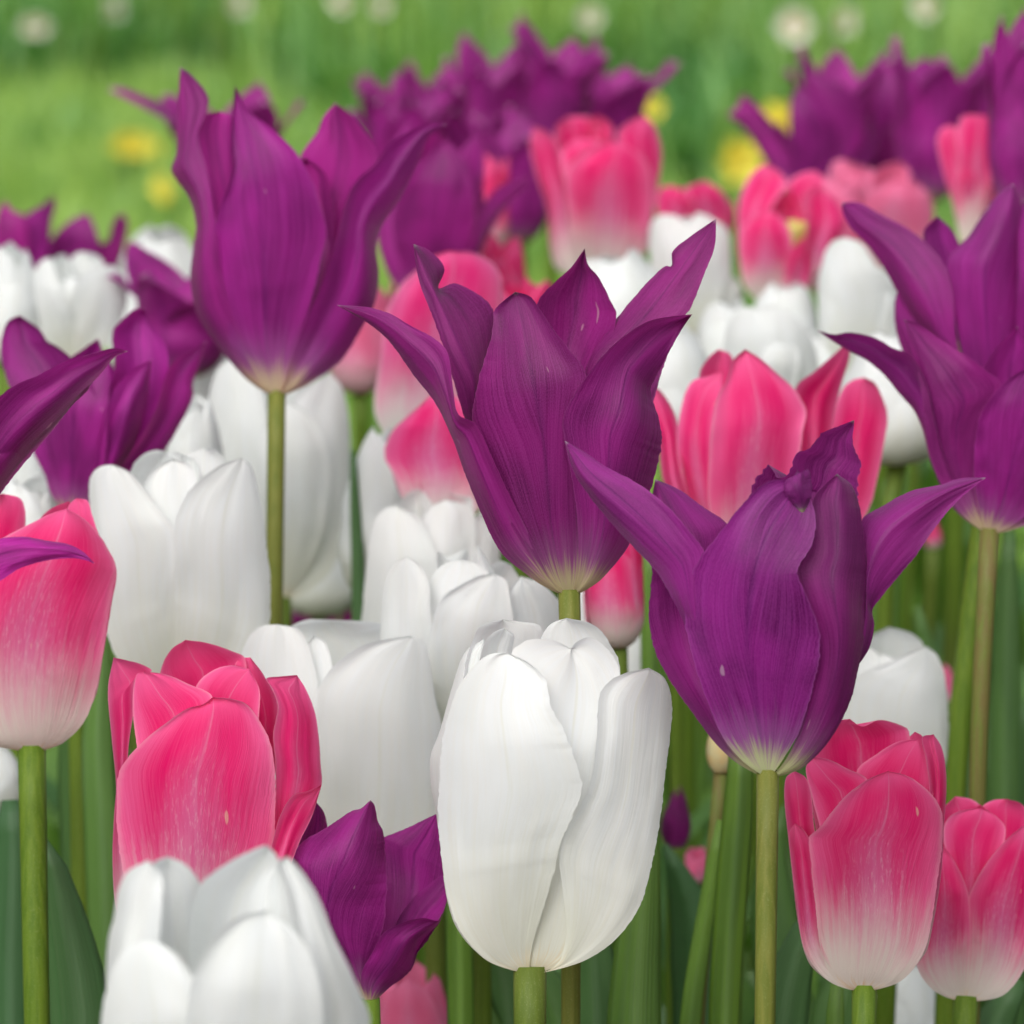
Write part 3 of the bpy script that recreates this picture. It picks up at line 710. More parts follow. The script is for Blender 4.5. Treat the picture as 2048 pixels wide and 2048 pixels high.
traced('p5', 'purple', CF, 1.5, (700, 1790), 560, [
 ('F', [(670,1770),(600,1560),(420,1150),(250,850),(105,610),(150,530),(220,460),(300,420),(440,330),(530,268),(580,240),(640,225),(715,158)],
       [(748,200),(772,320),(812,400),(830,550),(842,700),(838,900),(826,1100),(800,1220),(745,1350),(690,1540),(705,1780)], {'M':[(695,1780),(560,1450),(400,1150),(390,930),(500,650),(610,380),(715,158)]}),
 ('BL', [(640,1700),(350,1200),(180,800),(150,500),(230,300),(285,172)], [(345,250),(372,360),(400,600),(520,1100),(680,1740)]),
 ('BR', [(690,1720),(745,1200),(790,800),(815,470),(880,432),(1030,370),(1150,310),(1245,265)], [(1300,600),(1310,900),(1210,1200),(1000,1450),(725,1740)]),
 ('FR', [(700,1785),(640,1560),(745,1340),(812,1222),(900,1160),(1020,1112),(1150,1094),(1260,1110),(1318,985)], [(1300,1030),(1255,1140),(1115,1300),(1050,1480),(980,1560),(870,1640),(712,1788)], {'zc':[.03,.5,.7,.6,.35],'za':[.03,.6,.8,.75,.4],'zb':[.0,.1,.1,.1,.3]}),
 ('IR', [(700,1720),(850,1250),(1040,950),(1180,830),(1290,760),(1322,868)], [(1320,960),(1250,1120),(1100,1350),(730,1740)], {'zc':[0,-.1,-.15,-.1,0],'za':[-.05,-.4,-.5,-.4,-.1],'zb':[0,.2,.25,.25,.2]}),
 ('L', [(650,1750),(400,1400),(200,1000),(60,700),(90,480)], [(200,600),(380,900),(520,1350),(685,1770)]),
], 'low purple tulip tilted open, wedged between the blurred white tulip and the large white one', 44)
traced('p6', 'purple', CJ, 1.42, (-540, 2600), 700, [
 ('FR', [(-560,2590),(-420,1600),(-150,1050),(100,820),(320,720),(560,595),(830,522),(960,488),(1075,515)], [(960,570),(860,690),(700,860),(420,1200),(-20,1750),(-470,2600)], {'dz':-.20}),
 ('WR', [(-560,2595),(-350,1700),(-80,1150),(200,930),(430,850),(590,830),(690,802),(768,768)], [(740,840),(560,1005),(340,1240),(150,1480),(0,1690),(-160,1900),(-460,2600)], {'dz':-.15}),
 ('F', [(-600,2590),(-900,1700),(-800,1100),(-500,700)], [(-300,1100),(-250,1700),(-480,2600)]),
 ('B', [(-600,2580),(-700,1600),(-500,1000),(-250,520)], [(-100,1000),(-200,1700),(-480,2580)]),
 ('WL', [(-620,2590),(-1000,1900),(-1300,1300),(-1700,900)], [(-1200,1000),(-800,1500),(-540,2590)]),
 ('F', [(-545,2600),(-420,2330),(-200,2150),(0,2089),(209,2074),(391,2106),(587,2140),(704,2203),(798,2300)], [(704,2266),(587,2253),(391,2272),(170,2336),(0,2441),(-250,2560),(-515,2605)], {'dz':.25,'zc':[.05,.5,.8,.9,1.0],'za':[.0,.3,.5,.6,1.0],'zb':[.1,.5,.7,.8,1.0],'M':[(-530,2602),(-380,2460),(-200,2310),(0,2225),(209,2180),(391,2180),(587,2190),(704,2232),(798,2300)]}),
], 'purple tulip reaching in from the left edge, one pointed petal crossing a pink tulip', 44, color=(1.2, 1.1, 1.2))
traced('p7', 'purple', CJ, 1.75, (640, 1930), 520, [
 ('WL', [(590,1900),(300,1400),(120,900),(20,600),(20,380),(70,258),(165,212)], [(330,330),(395,430),(470,470),(600,575),(800,900),(800,1350),(650,1900)], {'zc':[.02,.2,.2,.1,.0]}),
 ('B', [(600,1800),(470,1150),(540,640),(720,480),(826,408)], [(865,520),(1010,760),(1030,1150),(740,1800)]),
 ('IR', [(640,1880),(800,1250),(960,700),(945,400),(960,320),(1050,230),(1130,160),(1205,148)], [(1242,230),(1290,320),(1370,420),(1410,600),(1390,900),(1220,1250),(720,1890)], {'zc':[0,.1,.1,.1,0]}),
 ('R', [(660,1900),(1000,1500),(1290,1050),(1410,680),(1500,560),(1620,500),(1732,428)], [(1690,600),(1620,780),(1620,900),(1500,1150),(1380,1350),(1150,1600),(720,1920)]),
 ('FL', [(580,1910),(430,1720),(345,1380),(328,1180),(380,850),(580,640),(870,510)], [(915,700),(900,1000),(890,1300),(840,1600),(680,1920)]),
 ('FR', [(630,1920),(770,1600),(830,1230),(950,850),(1130,660),(1275,585)], [(1245,900),(1150,1250),(1000,1520),(700,1920)], {'dz':.05}),
], 'broad blurred purple tulip at the left, directly above a closed white tulip', 44, color=(1.15, 1.1, 1.15))
traced('p11', 'purple', CN, 2.15, (650, 1500), 330, [
 ('F', [(590,1490),(500,1330),(450,1080),(500,900),(600,760),(695,655)], [(765,740),(822,900),(842,1100),(805,1260),(690,1490)]),
 ('WR', [(670,1495),(790,1260),(845,1060),(930,930),(1020,870),(1135,830)], [(1085,900),(985,1020),(905,1150),(850,1280),(710,1500)]),
 ('L', [(600,1495),(430,1330),(360,1050),(385,820),(440,700),(520,590)], [(570,800),(540,1150),(640,1495)]),
 ('BR', [(650,1440),(690,1000),(760,750),(862,635)], [(890,760),(860,1050),(700,1440)]),
 ('B', [(620,1440),(540,1000),(560,760),(640,600)], [(720,760),(730,1050),(670,1440)]),
 ('R', [(660,1495),(800,1250),(840,1000),(880,860)], [(890,1000),(850,1250),(700,1498)]),
], 'blurred purple tulip just right of the tallest purple one, its right petal pointing outwards', 40)

# ---- white
traced('w1', 'white', CH, 1.45, (1048, 1706), 545, [
 ('FL', [(1000,1705),(850,1640),(740,1520),(680,1380),(650,1200),(633,1000),(640,800),(655,620),(690,480),(740,370),(815,280),(870,246),(945,240)],
       [(1040,285),(1115,360),(1140,480),(1200,600),(1262,760),(1280,870),(1240,980),(1190,1090),(1160,1220),(1110,1400),(1062,1560),(1036,1710)], {'dz':.06}),
 ('L', [(985,1703),(840,1635),(720,1505),(668,1350),(643,1150),(622,980),(598,850),(594,720),(640,590),(690,410),(755,235),(838,178)], [(845,300),(790,500),(740,900),(820,1400),(1005,1700)], {'dz':-.22}),
 ('FR', [(1112,1706),(1165,1682),(1200,1600),(1214,1480),(1195,1300),(1182,1150),(1215,1050),(1280,940),(1332,800),(1356,600),(1368,430),(1415,370),(1480,335),(1590,309)],
       [(1660,355),(1692,450),(1687,600),(1662,800),(1640,1000),(1602,1200),(1550,1385),(1450,1535),(1320,1632),(1190,1682),(1115,1707)]),
 ('I', [(1030,1708),(1020,1400),(980,900),(960,500),(965,250),(1020,192),(1080,178),(1160,184),(1235,222)], [(1262,190),(1320,170),(1400,225),(1452,330),(1440,600),(1380,1200),(1260,1600),(1140,1706)], {'M':[(1080,1705),(1130,1400),(1200,900),(1255,500),(1262,350),(1235,222)]}),
 ('BR', [(1060,1650),(1040,800),(1060,300),(1110,150),(1150,105),(1215,82)], [(1330,110),(1395,175),(1458,325),(1400,800),(1150,1650)]),
 ('BL', [(1000,1650),(780,900),(750,350),(800,150),(850,105),(925,88)], [(1020,100),(1090,115),(1106,148),(1100,600),(1080,1650)]),
 ('BL', [(1000,1600),(820,800),(815,330),(840,200),(880,150),(930,128)], [(975,160),(965,240),(1000,600),(1060,1600)], {'dz':.35}),
], 'largest sharp white tulip in the centre foreground, its front petals slightly parted', 62, (1060, 2048), axis=1142)
traced('w2', 'white', CG, 1.2, (1190, 2900), 690, [
 ('FL', [(1120,2895),(850,2820),(600,2560),(510,2150),(525,1900),(570,1680),(640,1550),(720,1498),(800,1490)], [(900,1560),(1000,1700),(1085,1900),(1150,2300),(1170,2895)]),
 ('F', [(1150,2900),(1000,2600),(950,2200),(985,1750),(1090,1500),(1230,1380),(1370,1340)], [(1500,1430),(1610,1600),(1660,1900),(1600,2400),(1260,2900)]),
 ('L', [(1080,2880),(640,2300),(555,1800),(558,1500),(590,1360),(610,1240),(660,1140),(765,1083)], [(830,1160),(835,1300),(820,1700),(1130,2880)], {'zc':[0,.2,.15,.1,.15]}),
 ('BL', [(1100,2800),(800,1600),(755,1250),(790,1100),(865,1064)], [(960,1110),(1032,1220),(1050,1500),(1150,2800)]),
 ('FR', [(1200,2890),(1480,2300),(1560,1700),(1480,1250),(1432,1090),(1485,1064)], [(1560,1150),(1640,1280),(1720,1480),(1800,1640),(1870,1800),(1905,1900),(1850,2300),(1660,2650),(1270,2895)], {'dz':-.15}),
 ('B', [(1160,2800),(1000,1900),(975,1450),(1030,1215),(1150,1112),(1280,1040),(1370,1004)], [(1425,1060),(1445,1180),(1400,1600),(1250,2800)], {'dz':.25}),
 ('BR', [(1180,2800),(1280,1700),(1290,1330),(1340,1180),(1430,1105)], [(1530,1200),(1550,1350),(1500,1900),(1250,2800)], {'dz':.5}),
], 'blurred white tulip cut by the bottom edge, nearest of all, before a pink one', 52)
traced('w3', 'white', CH, 1.62, (240, 1510), 480, [
 ('FR', [(200,1505),(120,1250),(72,850),(75,440),(150,310),(280,210),(400,178),(505,164)], [(562,190),(590,280),(612,440),(640,570),(662,800),(640,1100),(520,1370),(275,1510)]),
 ('FL', [(190,1505),(-80,1370),(-230,1050),(-290,650),(-282,320),(-240,180),(-180,122),(-105,110)], [(0,140),(70,330),(90,600),(110,1000),(225,1505)], {'dz':-.1}),
 ('B', [(200,1450),(0,700),(-45,260),(-60,145),(20,92),(130,90)], [(330,100),(430,120),(500,98),(562,140),(592,220),(500,800),(270,1450)]),
 ('BR', [(220,1450),(300,800),(360,250),(430,118),(490,98)], [(560,150),(590,260),(560,800),(280,1470)]),
 ('I', [(200,1490),(60,900),(0,400),(10,250),(60,160)], [(120,200),(160,400),(200,900),(240,1490)]),
 ('BL', [(200,1450),(-80,800),(-200,300),(-150,150),(-60,115)], [(20,200),(60,700),(230,1450)]),
], 'white tulip with a broad front petal, between a pink tulip and the largest white one', 44)
traced('w4', 'white', CM, 1.66, (850, 1920), 430, [
 ('FL', [(800,1910),(640,1840),(530,1650),(480,1400),(447,1100),(430,900),(450,832),(490,802),(545,794)], [(625,830),(700,915),(762,1000),(800,1050),(852,1120),(862,1200),(855,1400),(858,1650),(855,1915)]),
 ('FR', [(840,1915),(850,1600),(845,1300),(842,1120),(880,980),(950,885),(1060,800),(1165,763)], [(1212,800),(1242,900),(1262,1000),(1287,1200),(1302,1400),(1292,1600),(1210,1780),(1020,1880),(885,1918)], {'dz':.07}),
 ('I', [(830,1900),(750,1300),(700,900),(755,800),(835,765)], [(920,800),(950,900),(930,1300),(870,1900)]),
 ('BL', [(820,1850),(670,1100),(630,840),(680,755),(750,724),(800,733)], [(880,760),(930,900),(900,1850)]),
 ('BR', [(850,1850),(860,1000),(890,765),(990,714)], [(1050,728),(1090,800),(1100,1000),(930,1850)]),
 ('B', [(830,1850),(720,1100),(760,780),(850,735)], [(950,790),(960,1100),(890,1850)]),
], 'closed white tulip left of the bare olive stem, above the red pink tulip', 44)
traced('w5', 'white', CM, 1.95, (1355, 1460), 330, [
 ('FL', [(1330,1455),(1180,1330),(1060,1050),(1003,750),(1010,480),(1050,335),(1125,268)], [(1250,400),(1300,700),(1330,1100),(1365,1455)]),
 ('FR', [(1345,1458),(1330,1000),(1360,600),(1450,440),(1590,348)], [(1650,420),(1682,560),(1690,800),(1680,1080),(1605,1300),(1490,1405),(1375,1460)], {'dz':-.12}),
 ('F', [(1345,1458),(1270,1050),(1260,650),(1360,470)], [(1500,560),(1570,700),(1590,900),(1530,1200),(1380,1458)]),
 ('B', [(1340,1400),(1200,700),(1250,350),(1350,290)], [(1480,400),(1500,800),(1380,1400)]),
 ('BL', [(1330,1400),(1080,800),(1120,400),(1200,300)], [(1300,400),(1330,800),(1370,1400)]),
 ('BR', [(1350,1400),(1450,700),(1520,420),(1600,380)], [(1660,600),(1600,1000),(1390,1400)]),
], 'white tulip directly behind the bare olive stem of the tallest purple tulip', 40)
traced('w6a', 'white', CK, 1.78, (510, 1500), 430, [
 ('FL', [(480,1495),(240,1350),(85,1050),(88,820),(118,500),(150,320),(220,222),(312,198)], [(430,255),(492,365),(552,500),(595,680),(600,1000),(540,1495)]),
 ('I', [(490,1490),(460,900),(445,350),(500,215),(610,160)], [(725,182),(800,270),(780,700),(560,1490)]),
 ('BL', [(480,1450),(330,600),(320,220),(370,118),(440,88)], [(530,135),(600,300),(540,1450)]),
 ('B', [(490,1450),(440,700),(455,250),(470,90),(540,64)], [(602,75),(610,105),(700,132),(790,160),(770,600),(560,1450)]),
 ('FR', [(520,1495),(620,900),(630,480),(690,365),(790,280),(900,225)], [(960,420),(940,800),(800,1250),(560,1495)], {'dz':-.25}),
 ('BR', [(520,1450),(700,700),(760,350),(850,220)], [(930,350),(900,700),(580,1450)]),
], 'white tulip with a narrow tall left petal, directly behind another white one in the middle', 44)
traced('w6b', 'white', CK, 1.64, (800, 1800), 590, [
 ('FL', [(760,1795),(450,1680),(240,1420),(198,1050),(215,750),(250,622),(310,552),(372,528)], [(450,580),(505,690),(520,900),(600,1400),(790,1795)]),
 ('F', [(770,1800),(590,1520),(520,1180),(535,950),(600,790),(700,715),(830,650),(925,634)], [(1000,670),(1030,800),(1060,1100),(1010,1500),(840,1800)]),
 ('FR', [(810,1800),(970,1300),(1015,1000),(1010,780),(1100,650)], [(1220,695),(1330,800),(1375,950),(1360,1250),(1220,1560),(860,1800)], {'dz':-.08}),
 ('IL', [(770,1750),(560,1000),(505,720),(560,612),(640,560),(722,545)], [(820,572),(885,630),(880,900),(820,1750)]),
 ('B', [(790,1750),(800,900),(860,640),(960,555),(1040,580)], [(1100,700),(1050,1000),(850,1750)]),
 ('BL', [(780,1750),(600,900),(560,560),(565,488)], [(640,520),(750,480),(760,530),(800,900),(830,1750)]),
 ('BR', [(800,1750),(830,900),(800,520),(822,448)], [(880,540),(930,640),(960,900),(850,1750)]),
], 'white tulip with broad overlapping petals, right under the central purple tulip', 48)
traced('w13', 'white', CI, 1.75, (1300, 860), 250, [
 ('F', [(1230,855),(1110,690),(1060,450),(1085,315),(1160,230),(1280,188),(1380,138),(1462,108)], [(1512,150),(1547,250),(1562,420),(1562,600),(1500,780),(1320,860)]),
 ('B', [(1250,820),(1100,450),(1110,235),(1190,65),(1280,14)], [(1380,42),(1442,95),(1480,300),(1330,820)]),
 ('FL', [(1230,850),(1010,620),(1000,370),(1080,200),(1190,108)], [(1235,160),(1260,400),(1280,850)], {'dz':-.2}),
 ('BR', [(1280,820),(1350,400),(1400,180),(1450,110)], [(1520,180),(1550,350),(1480,650),(1320,820)]),
 ('I', [(1260,840),(1150,500),(1150,250),(1250,140)], [(1350,200),(1400,500),(1320,840)]),
 ('BL', [(1250,820),(1060,450),(1060,250),(1140,140)], [(1220,250),(1280,820)]),
], 'white tulip half hidden behind the purple one, above the two pink tulips on the right', 44)

# ---- pink
traced('k1', 'pink', CG, 1.5, (1010, 1760), 520, [
 ('F', [(950,1750),(800,1620),(680,1320),(625,1080),(603,850),(610,650),(655,565),(750,460),(850,380),(970,300),(1040,282),(1095,243)],
       [(1180,250),(1270,280),(1340,370),(1392,480),(1412,600),(1416,800),(1405,1000),(1330,1300),(1200,1560),(1060,1755)]),
 ('L', [(930,1735),(700,1560),(605,1360),(580,1100),(588,850),(598,700),(575,450),(557,200),(585,38)], [(660,55),(725,72),(782,108),(700,140),(690,300),(660,540),(680,1000),(940,1735)]),
 ('IL', [(940,1720),(800,1100),(715,550),(685,300),(702,130),(740,110)], [(850,125),(960,170),(1095,245),(1120,500),(1000,1720)]),
 ('B', [(950,1650),(850,800),(835,300),(828,110),(880,0),(955,-52)], [(1060,-38),(1180,0),(1265,50),(1250,300),(1060,1650)]),
 ('IR', [(1000,1700),(960,900),(955,420),(1010,190),(1080,115),(1180,80),(1285,98)], [(1335,200),(1335,320),(1310,800),(1080,1700)], {'zc':[0,.1,.15,.1,.1],'za':[0,.1,.1,.0,0],'zb':[0,.1,.2,.2,.2]}),
 ('FR', [(1050,1740),(1330,1150),(1405,900),(1420,600),(1408,440),(1432,290),(1402,200),(1372,148),(1450,136),(1530,129)],
       [(1575,200),(1622,320),(1642,450),(1652,600),(1657,690),(1620,800),(1540,1000),(1450,1220),(1300,1470),(1085,1745)], {'dz':-.12}),
 ('FR', [(1090,1735),(1340,1250),(1402,1000),(1445,850),(1510,750),(1590,725),(1658,692)], [(1610,850),(1545,985),(1490,1120),(1320,1420),(1110,1740)], {'dz':.06}),
 ('BR', [(1030,1650),(1220,800),(1300,350),(1210,90),(1235,45),(1290,38)], [(1362,135),(1432,290),(1405,700),(1130,1650)]),
], 'deep pink open tulip standing right behind the blurred white foreground tulip', 44)
traced('k2', 'pink', CE, 1.56, (205, 1790), 530, [
 ('F', [(130,1785),(-130,1700),(-280,1450),(-320,1100),(-250,750),(-100,500),(40,395),(200,312),(330,248),(428,218)],
       [(520,268),(600,340),(680,450),(742,580),(732,700),(690,950),(652,1200),(612,1400),(540,1590),(420,1715),(285,1788)]),
 ('IR', [(230,1770),(420,1200),(440,500),(430,250),(450,185),(492,150)], [(562,163),(592,250),(640,390),(748,600),(720,820),(665,1150),(605,1450),(420,1715),(285,1780)], {'zc':[0,.1,.1,.1,.1],'za':[0,-.2,-.3,-.2,0],'zb':[0,.1,.1,.1,.1]}),
 ('BL', [(130,1760),(-300,1200),(-350,700),(-250,300),(-120,160),(20,120)], [(130,150),(162,230),(162,330),(160,800),(190,1760)]),
 ('B', [(170,1740),(190,700),(250,300),(330,215),(445,168)], [(500,260),(480,700),(250,1740)]),
 ('L', [(120,1780),(-200,1680),(-340,1300),(-380,900),(-330,500),(-230,330)], [(-120,450),(-100,900),(160,1780)]),
 ('BR', [(200,1740),(350,900),(400,400),(500,230)], [(600,350),(640,700),(560,1300),(260,1740)]),
], 'pink tulip with a white base at the left edge, crossed by a purple petal', 53, (74, 2048), leaves=0)
traced('k3', 'pink', CI, 1.5, (1160, 1778), 380, [
 ('F', [(1070,1772),(1000,1700),(950,1560),(925,1350),(905,1150),(898,1030),(950,980),(1010,900),(1080,822),(1180,750),(1275,710)],
       [(1370,735),(1450,790),(1512,860),(1537,930),(1537,1050),(1510,1250),(1482,1450),(1440,1600),(1350,1715),(1225,1775)], {'dz':.05}),
 ('L', [(1090,1776),(980,1720),(890,1630),(842,1450),(812,1200),(790,1000),(775,850),(782,745),(822,708)], [(880,745),(905,830),(915,950),(930,1060),(940,1300),(980,1560),(1110,1772)]),
 ('FL', [(1080,1776),(960,1700),(872,1570),(832,1320),(805,1120),(798,1010),(825,962)], [(868,995),(902,1060),(925,1300),(960,1560),(1105,1774)], {'dz':-.04}),
 ('IL', [(1070,1740),(960,1050),(905,820),(878,700),(905,640)], [(990,655),(1080,700),(1175,755),(1190,1000),(1140,1740)]),
 ('B', [(1090,1700),(920,950),(908,650),(960,540),(1020,472),(1090,458)], [(1150,495),(1230,464),(1310,480),(1375,520),(1390,800),(1230,1700)]),
 ('IR', [(1140,1740),(1110,950),(1125,712),(1220,630),(1320,570),(1425,553)], [(1452,620),(1472,720),(1490,900),(1230,1740)], {'zc':[0,.0,.0,.0,0],'za':[0,-.1,-.1,-.1,0],'zb':[0,.15,.2,.2,.1]}),
 ('R', [(1200,1765),(1400,1250),(1475,850),(1460,650),(1440,548),(1495,533)], [(1532,590),(1552,680),(1557,800),(1547,950),(1532,1200),(1492,1450),(1442,1610),(1240,1770)]),
 ('BR', [(1170,1700),(1330,800),(1370,560),(1405,520)], [(1442,545),(1475,800),(1250,1720)]),
], 'pink tulip with a white base at the lower right, directly beneath the open purple tulip', 46, (1727, 2060))
traced('k4', 'pink', CI, 1.57, (1648, 1828), 290, [
 ('FL', [(1610,1826),(1490,1765),(1415,1650),(1425,1450),(1455,1250),(1490,1120),(1545,1072)], [(1592,1140),(1642,1240),(1667,1330),(1672,1500),(1658,1700),(1648,1826)]),
 ('FR', [(1642,1826),(1662,1600),(1664,1330),(1700,1240),(1770,1130),(1850,1040),(1925,974)], [(1995,1050),(2012,1250),(1992,1450),(1935,1660),(1835,1790),(1690,1828)], {'dz':.05}),
 ('I', [(1630,1800),(1600,1300),(1550,1080),(1548,970),(1600,912),(1680,893),(1735,890)], [(1800,930),(1842,990),(1810,1150),(1720,1400),(1670,1800)]),
 ('BL', [(1620,1780),(1490,1200),(1520,920),(1600,832)], [(1680,848),(1725,890),(1720,1200),(1660,1780)]),
 ('BR', [(1650,1780),(1710,1200),(1728,890),(1780,852),(1850,845)], [(1922,870),(1965,950),(1920,1300),(1690,1780)]),
 ('B', [(1635,1780),(1610,1200),(1640,950),(1720,870)], [(1800,950),(1800,1200),(1670,1780)]),
], 'small pink tulip at the lower right edge with its front petals parted in a V', 46, (1925, 2060))
traced('k5', 'pink', CL, 1.72, (470, 1560), 490, [
 ('F', [(430,1555),(330,1280),(283,980),(290,700),(320,490),(375,375),(405,285),(460,238)], [(530,280),(620,360),(690,422),(752,535),(735,640),(715,800),(680,1050),(600,1300),(500,1555)]),
 ('FL', [(410,1550),(260,1180),(165,900),(130,700),(160,480),(205,390),(270,372),(350,340)], [(345,450),(310,600),(320,900),(360,1250),(445,1555)], {'dz':-.12}),
 ('L', [(410,1550),(220,1150),(70,900),(40,700),(0,560),(-8,480),(0,396)], [(65,455),(125,565),(150,750),(200,1000),(430,1550)]),
 ('BL', [(430,1500),(280,900),(240,500),(240,350),(290,270),(330,238)], [(392,265),(430,450),(460,1500)]),
 ('R', [(480,1550),(640,1050),(715,680),(700,430),(800,340),(890,260),(968,186)], [(962,280),(932,380),(900,500),(872,650),(820,950),(520,1550)]),
 ('BR', [(490,1540),(740,1050),(850,700),(882,560),(930,430),(980,386),(1035,374)], [(1085,400),(1122,470),(1147,560),(1132,680),(1100,850),(1060,1000),(1000,1100),(530,1545)]),
], 'pink tulip with spread pointed petals between the two open purple tulips', 44)
traced('k8', 'pink', CN, 2.25, (1440, 1360), 300, [
 ('F', [(1400,1355),(1320,1220),(1290,1000),(1280,880),(1300,800),(1370,740),(1450,692),(1545,680)], [(1605,720),(1682,800),(1700,950),(1680,1100),(1640,1250),(1480,1355)]),
 ('L', [(1390,1355),(1235,1290),(1190,1000),(1140,850),(1110,700),(1128,608)], [(1200,640),(1245,700),(1282,850),(1310,1000),(1420,1355)], {'zb':[.03,.5,.6,.5,.1]}),
 ('FR', [(1460,1355),(1620,1050),(1580,760),(1530,650),(1590,585),(1665,553)], [(1712,610),(1742,700),(1747,780),(1712,1000),(1682,1200),(1490,1358)], {'dz':-.15}),
 ('BL', [(1420,1320),(1250,850),(1232,620),(1290,563)], [(1400,570),(1450,640),(1490,750),(1450,1320)]),
 ('B', [(1430,1320),(1380,750),(1390,580),(1445,556)], [(1502,600),(1512,660),(1470,1320)]),
 ('I', [(1420,1340),(1300,950),(1260,740),(1330,660)], [(1450,690),(1480,900),(1450,1340)]),
], 'tall bright pink tulip in the back, standing against the dark purple cluster and lawn', 40)
traced('k6', 'pink', CB, 1.92, (560, 1090), 290, [
 ('F', [(540,1088),(430,1035),(366,930),(360,820),(388,650),(410,450),(480,300),(560,220),(640,150),(725,124)], [(850,138),(942,200),(972,265),(960,500),(900,900),(600,1090)]),
 ('FR', [(570,1088),(800,800),(840,500),(860,300),(930,215)], [(1000,400),(980,700),(850,980),(610,1090)]),
 ('B', [(550,1040),(500,600),(560,300),(690,170)], [(800,300),(780,700),(600,1040)]),
 ('L', [(530,1085),(420,1010),(380,800),(420,520),(520,330)], [(560,500),(540,800),(570,1088)]),
 ('BR', [(570,1060),(750,700),(780,350),(860,190)], [(940,350),(900,700),(600,1060)]),
 ('BL', [(540,1060),(420,700),(480,350),(580,240)], [(640,400),(640,800),(580,1060)]),
], 'rounded pink tulip behind the left side of the central purple tulip, upper of two', 40, color=(1.0, 1.15, 1.15))
traced('k7', 'pink', CB, 1.8, (650, 1480), 290, [
 ('F', [(620,1478),(520,1360),(455,1210),(408,1110),(440,1005),(500,940),(590,860),(640,812)], [(760,830),(860,980),(870,1200),(790,1400),(680,1480)]),
 ('FR', [(640,1478),(760,1200),(780,1000),(860,850)], [(940,1000),(930,1250),(820,1420),(690,1480)]),
 ('B', [(630,1450),(560,1150),(600,930),(680,800)], [(780,950),(760,1200),(670,1450)]),
 ('L', [(620,1475),(500,1330),(440,1150),(480,1000)], [(560,1050),(580,1250),(650,1478)]),
 ('BR', [(645,1450),(720,1150),(780,950),(860,870)], [(900,1000),(860,1250),(680,1460)]),
 ('BL', [(625,1450),(480,1150),(520,1000),(590,880)], [(660,1000),(650,1450)]),
], 'pink tulip half covered by the central purple tulip, lower of two, above white blooms', 40, color=(1.0, 1.08, 1.08))

CP = (1300, 0, 2.576); CQ = (0, 380, 4.6)
traced('c1', 'purple', CP, 2.6, (760, 1060), 200, [
 ('L', [(720,1050),(620,880),(540,740),(470,650),(400,590),(440,560),(480,478)], [(560,550),(640,640),(740,760),(780,1050)]),
 ('F', [(730,1055),(725,800),(720,560),(742,470),(780,436)], [(850,500),(930,600),(965,720),(900,900),(800,1055)]),
 ('FR', [(760,1055),(880,850),(900,560),(810,410),(818,340)], [(900,400),(1040,480),(1110,620),(1050,850),(830,1055)], {'dz':-.2}),
 ('B', [(730,1030),(700,750),(760,620),(840,560)], [(900,700),(860,900),(800,1030)]),
 ('R', [(780,1050),(950,900),(1080,750),(1180,640)], [(1150,800),(1000,980),(830,1055)]),
 ('BL', [(730,1040),(640,850),(620,700),(660,620)], [(740,750),(770,1040)]),
], 'far purple tulip with wings pointing left, beside the yellow narcissus', 40)
traced('c3', 'purple', CP, 2.75, (1260, 1110), 240, [
 ('FL', [(1210,1100),(1050,900),(1035,700),(1080,480),(1175,370),(1230,316)], [(1285,370),(1320,600),(1300,900),(1260,1100)]),
 ('FR', [(1240,1100),(1290,700),(1280,450),(1335,350),(1412,292)], [(1505,350),(1565,450),(1605,600),(1520,850),(1310,1100)], {'dz':-.1}),
 ('B', [(1230,1080),(1180,700),(1250,480),(1340,400)], [(1400,700),(1300,1080)]),
 ('L', [(1210,1095),(1000,900),(980,700),(1040,560),(1080,430)], [(1130,600),(1150,900),(1240,1100)]),
 ('F', [(1230,1105),(1180,900),(1200,700),(1290,560)], [(1370,720),(1360,950),(1290,1105)]),
 ('R', [(1270,1100),(1450,900),(1560,650),(1600,480),(1650,375)], [(1680,500),(1640,750),(1500,980),(1310,1105)]),
], 'far purple tulip in the middle of the back right cluster', 40)
traced('d1', 'purple', CQ, 2.4, (190, 1010), 270, [
 ('F', [(150,1000),(0,700),(-60,400),(-20,200),(45,86)], [(110,180),(215,240),(260,520),(230,1000)]),
 ('FR', [(170,1000),(150,600),(190,300),(260,215),(400,130),(492,50)], [(512,130),(470,300),(450,500),(380,760),(240,1000)], {'dz':-.05}),
 ('B', [(150,980),(50,500),(120,300),(220,220)], [(330,450),(240,980)]),
 ('L', [(140,1000),(-120,700),(-200,400),(-160,150)], [(-60,350),(170,1000)]),
 ('BR', [(190,990),(300,600),(330,350),(420,220)], [(460,500),(240,990)]),
 ('BL', [(150,990),(-80,600),(-60,350),(0,220)], [(80,500),(180,990)]),
], 'blurred purple tulip at the left edge behind the white ones, farther left of two', 40)
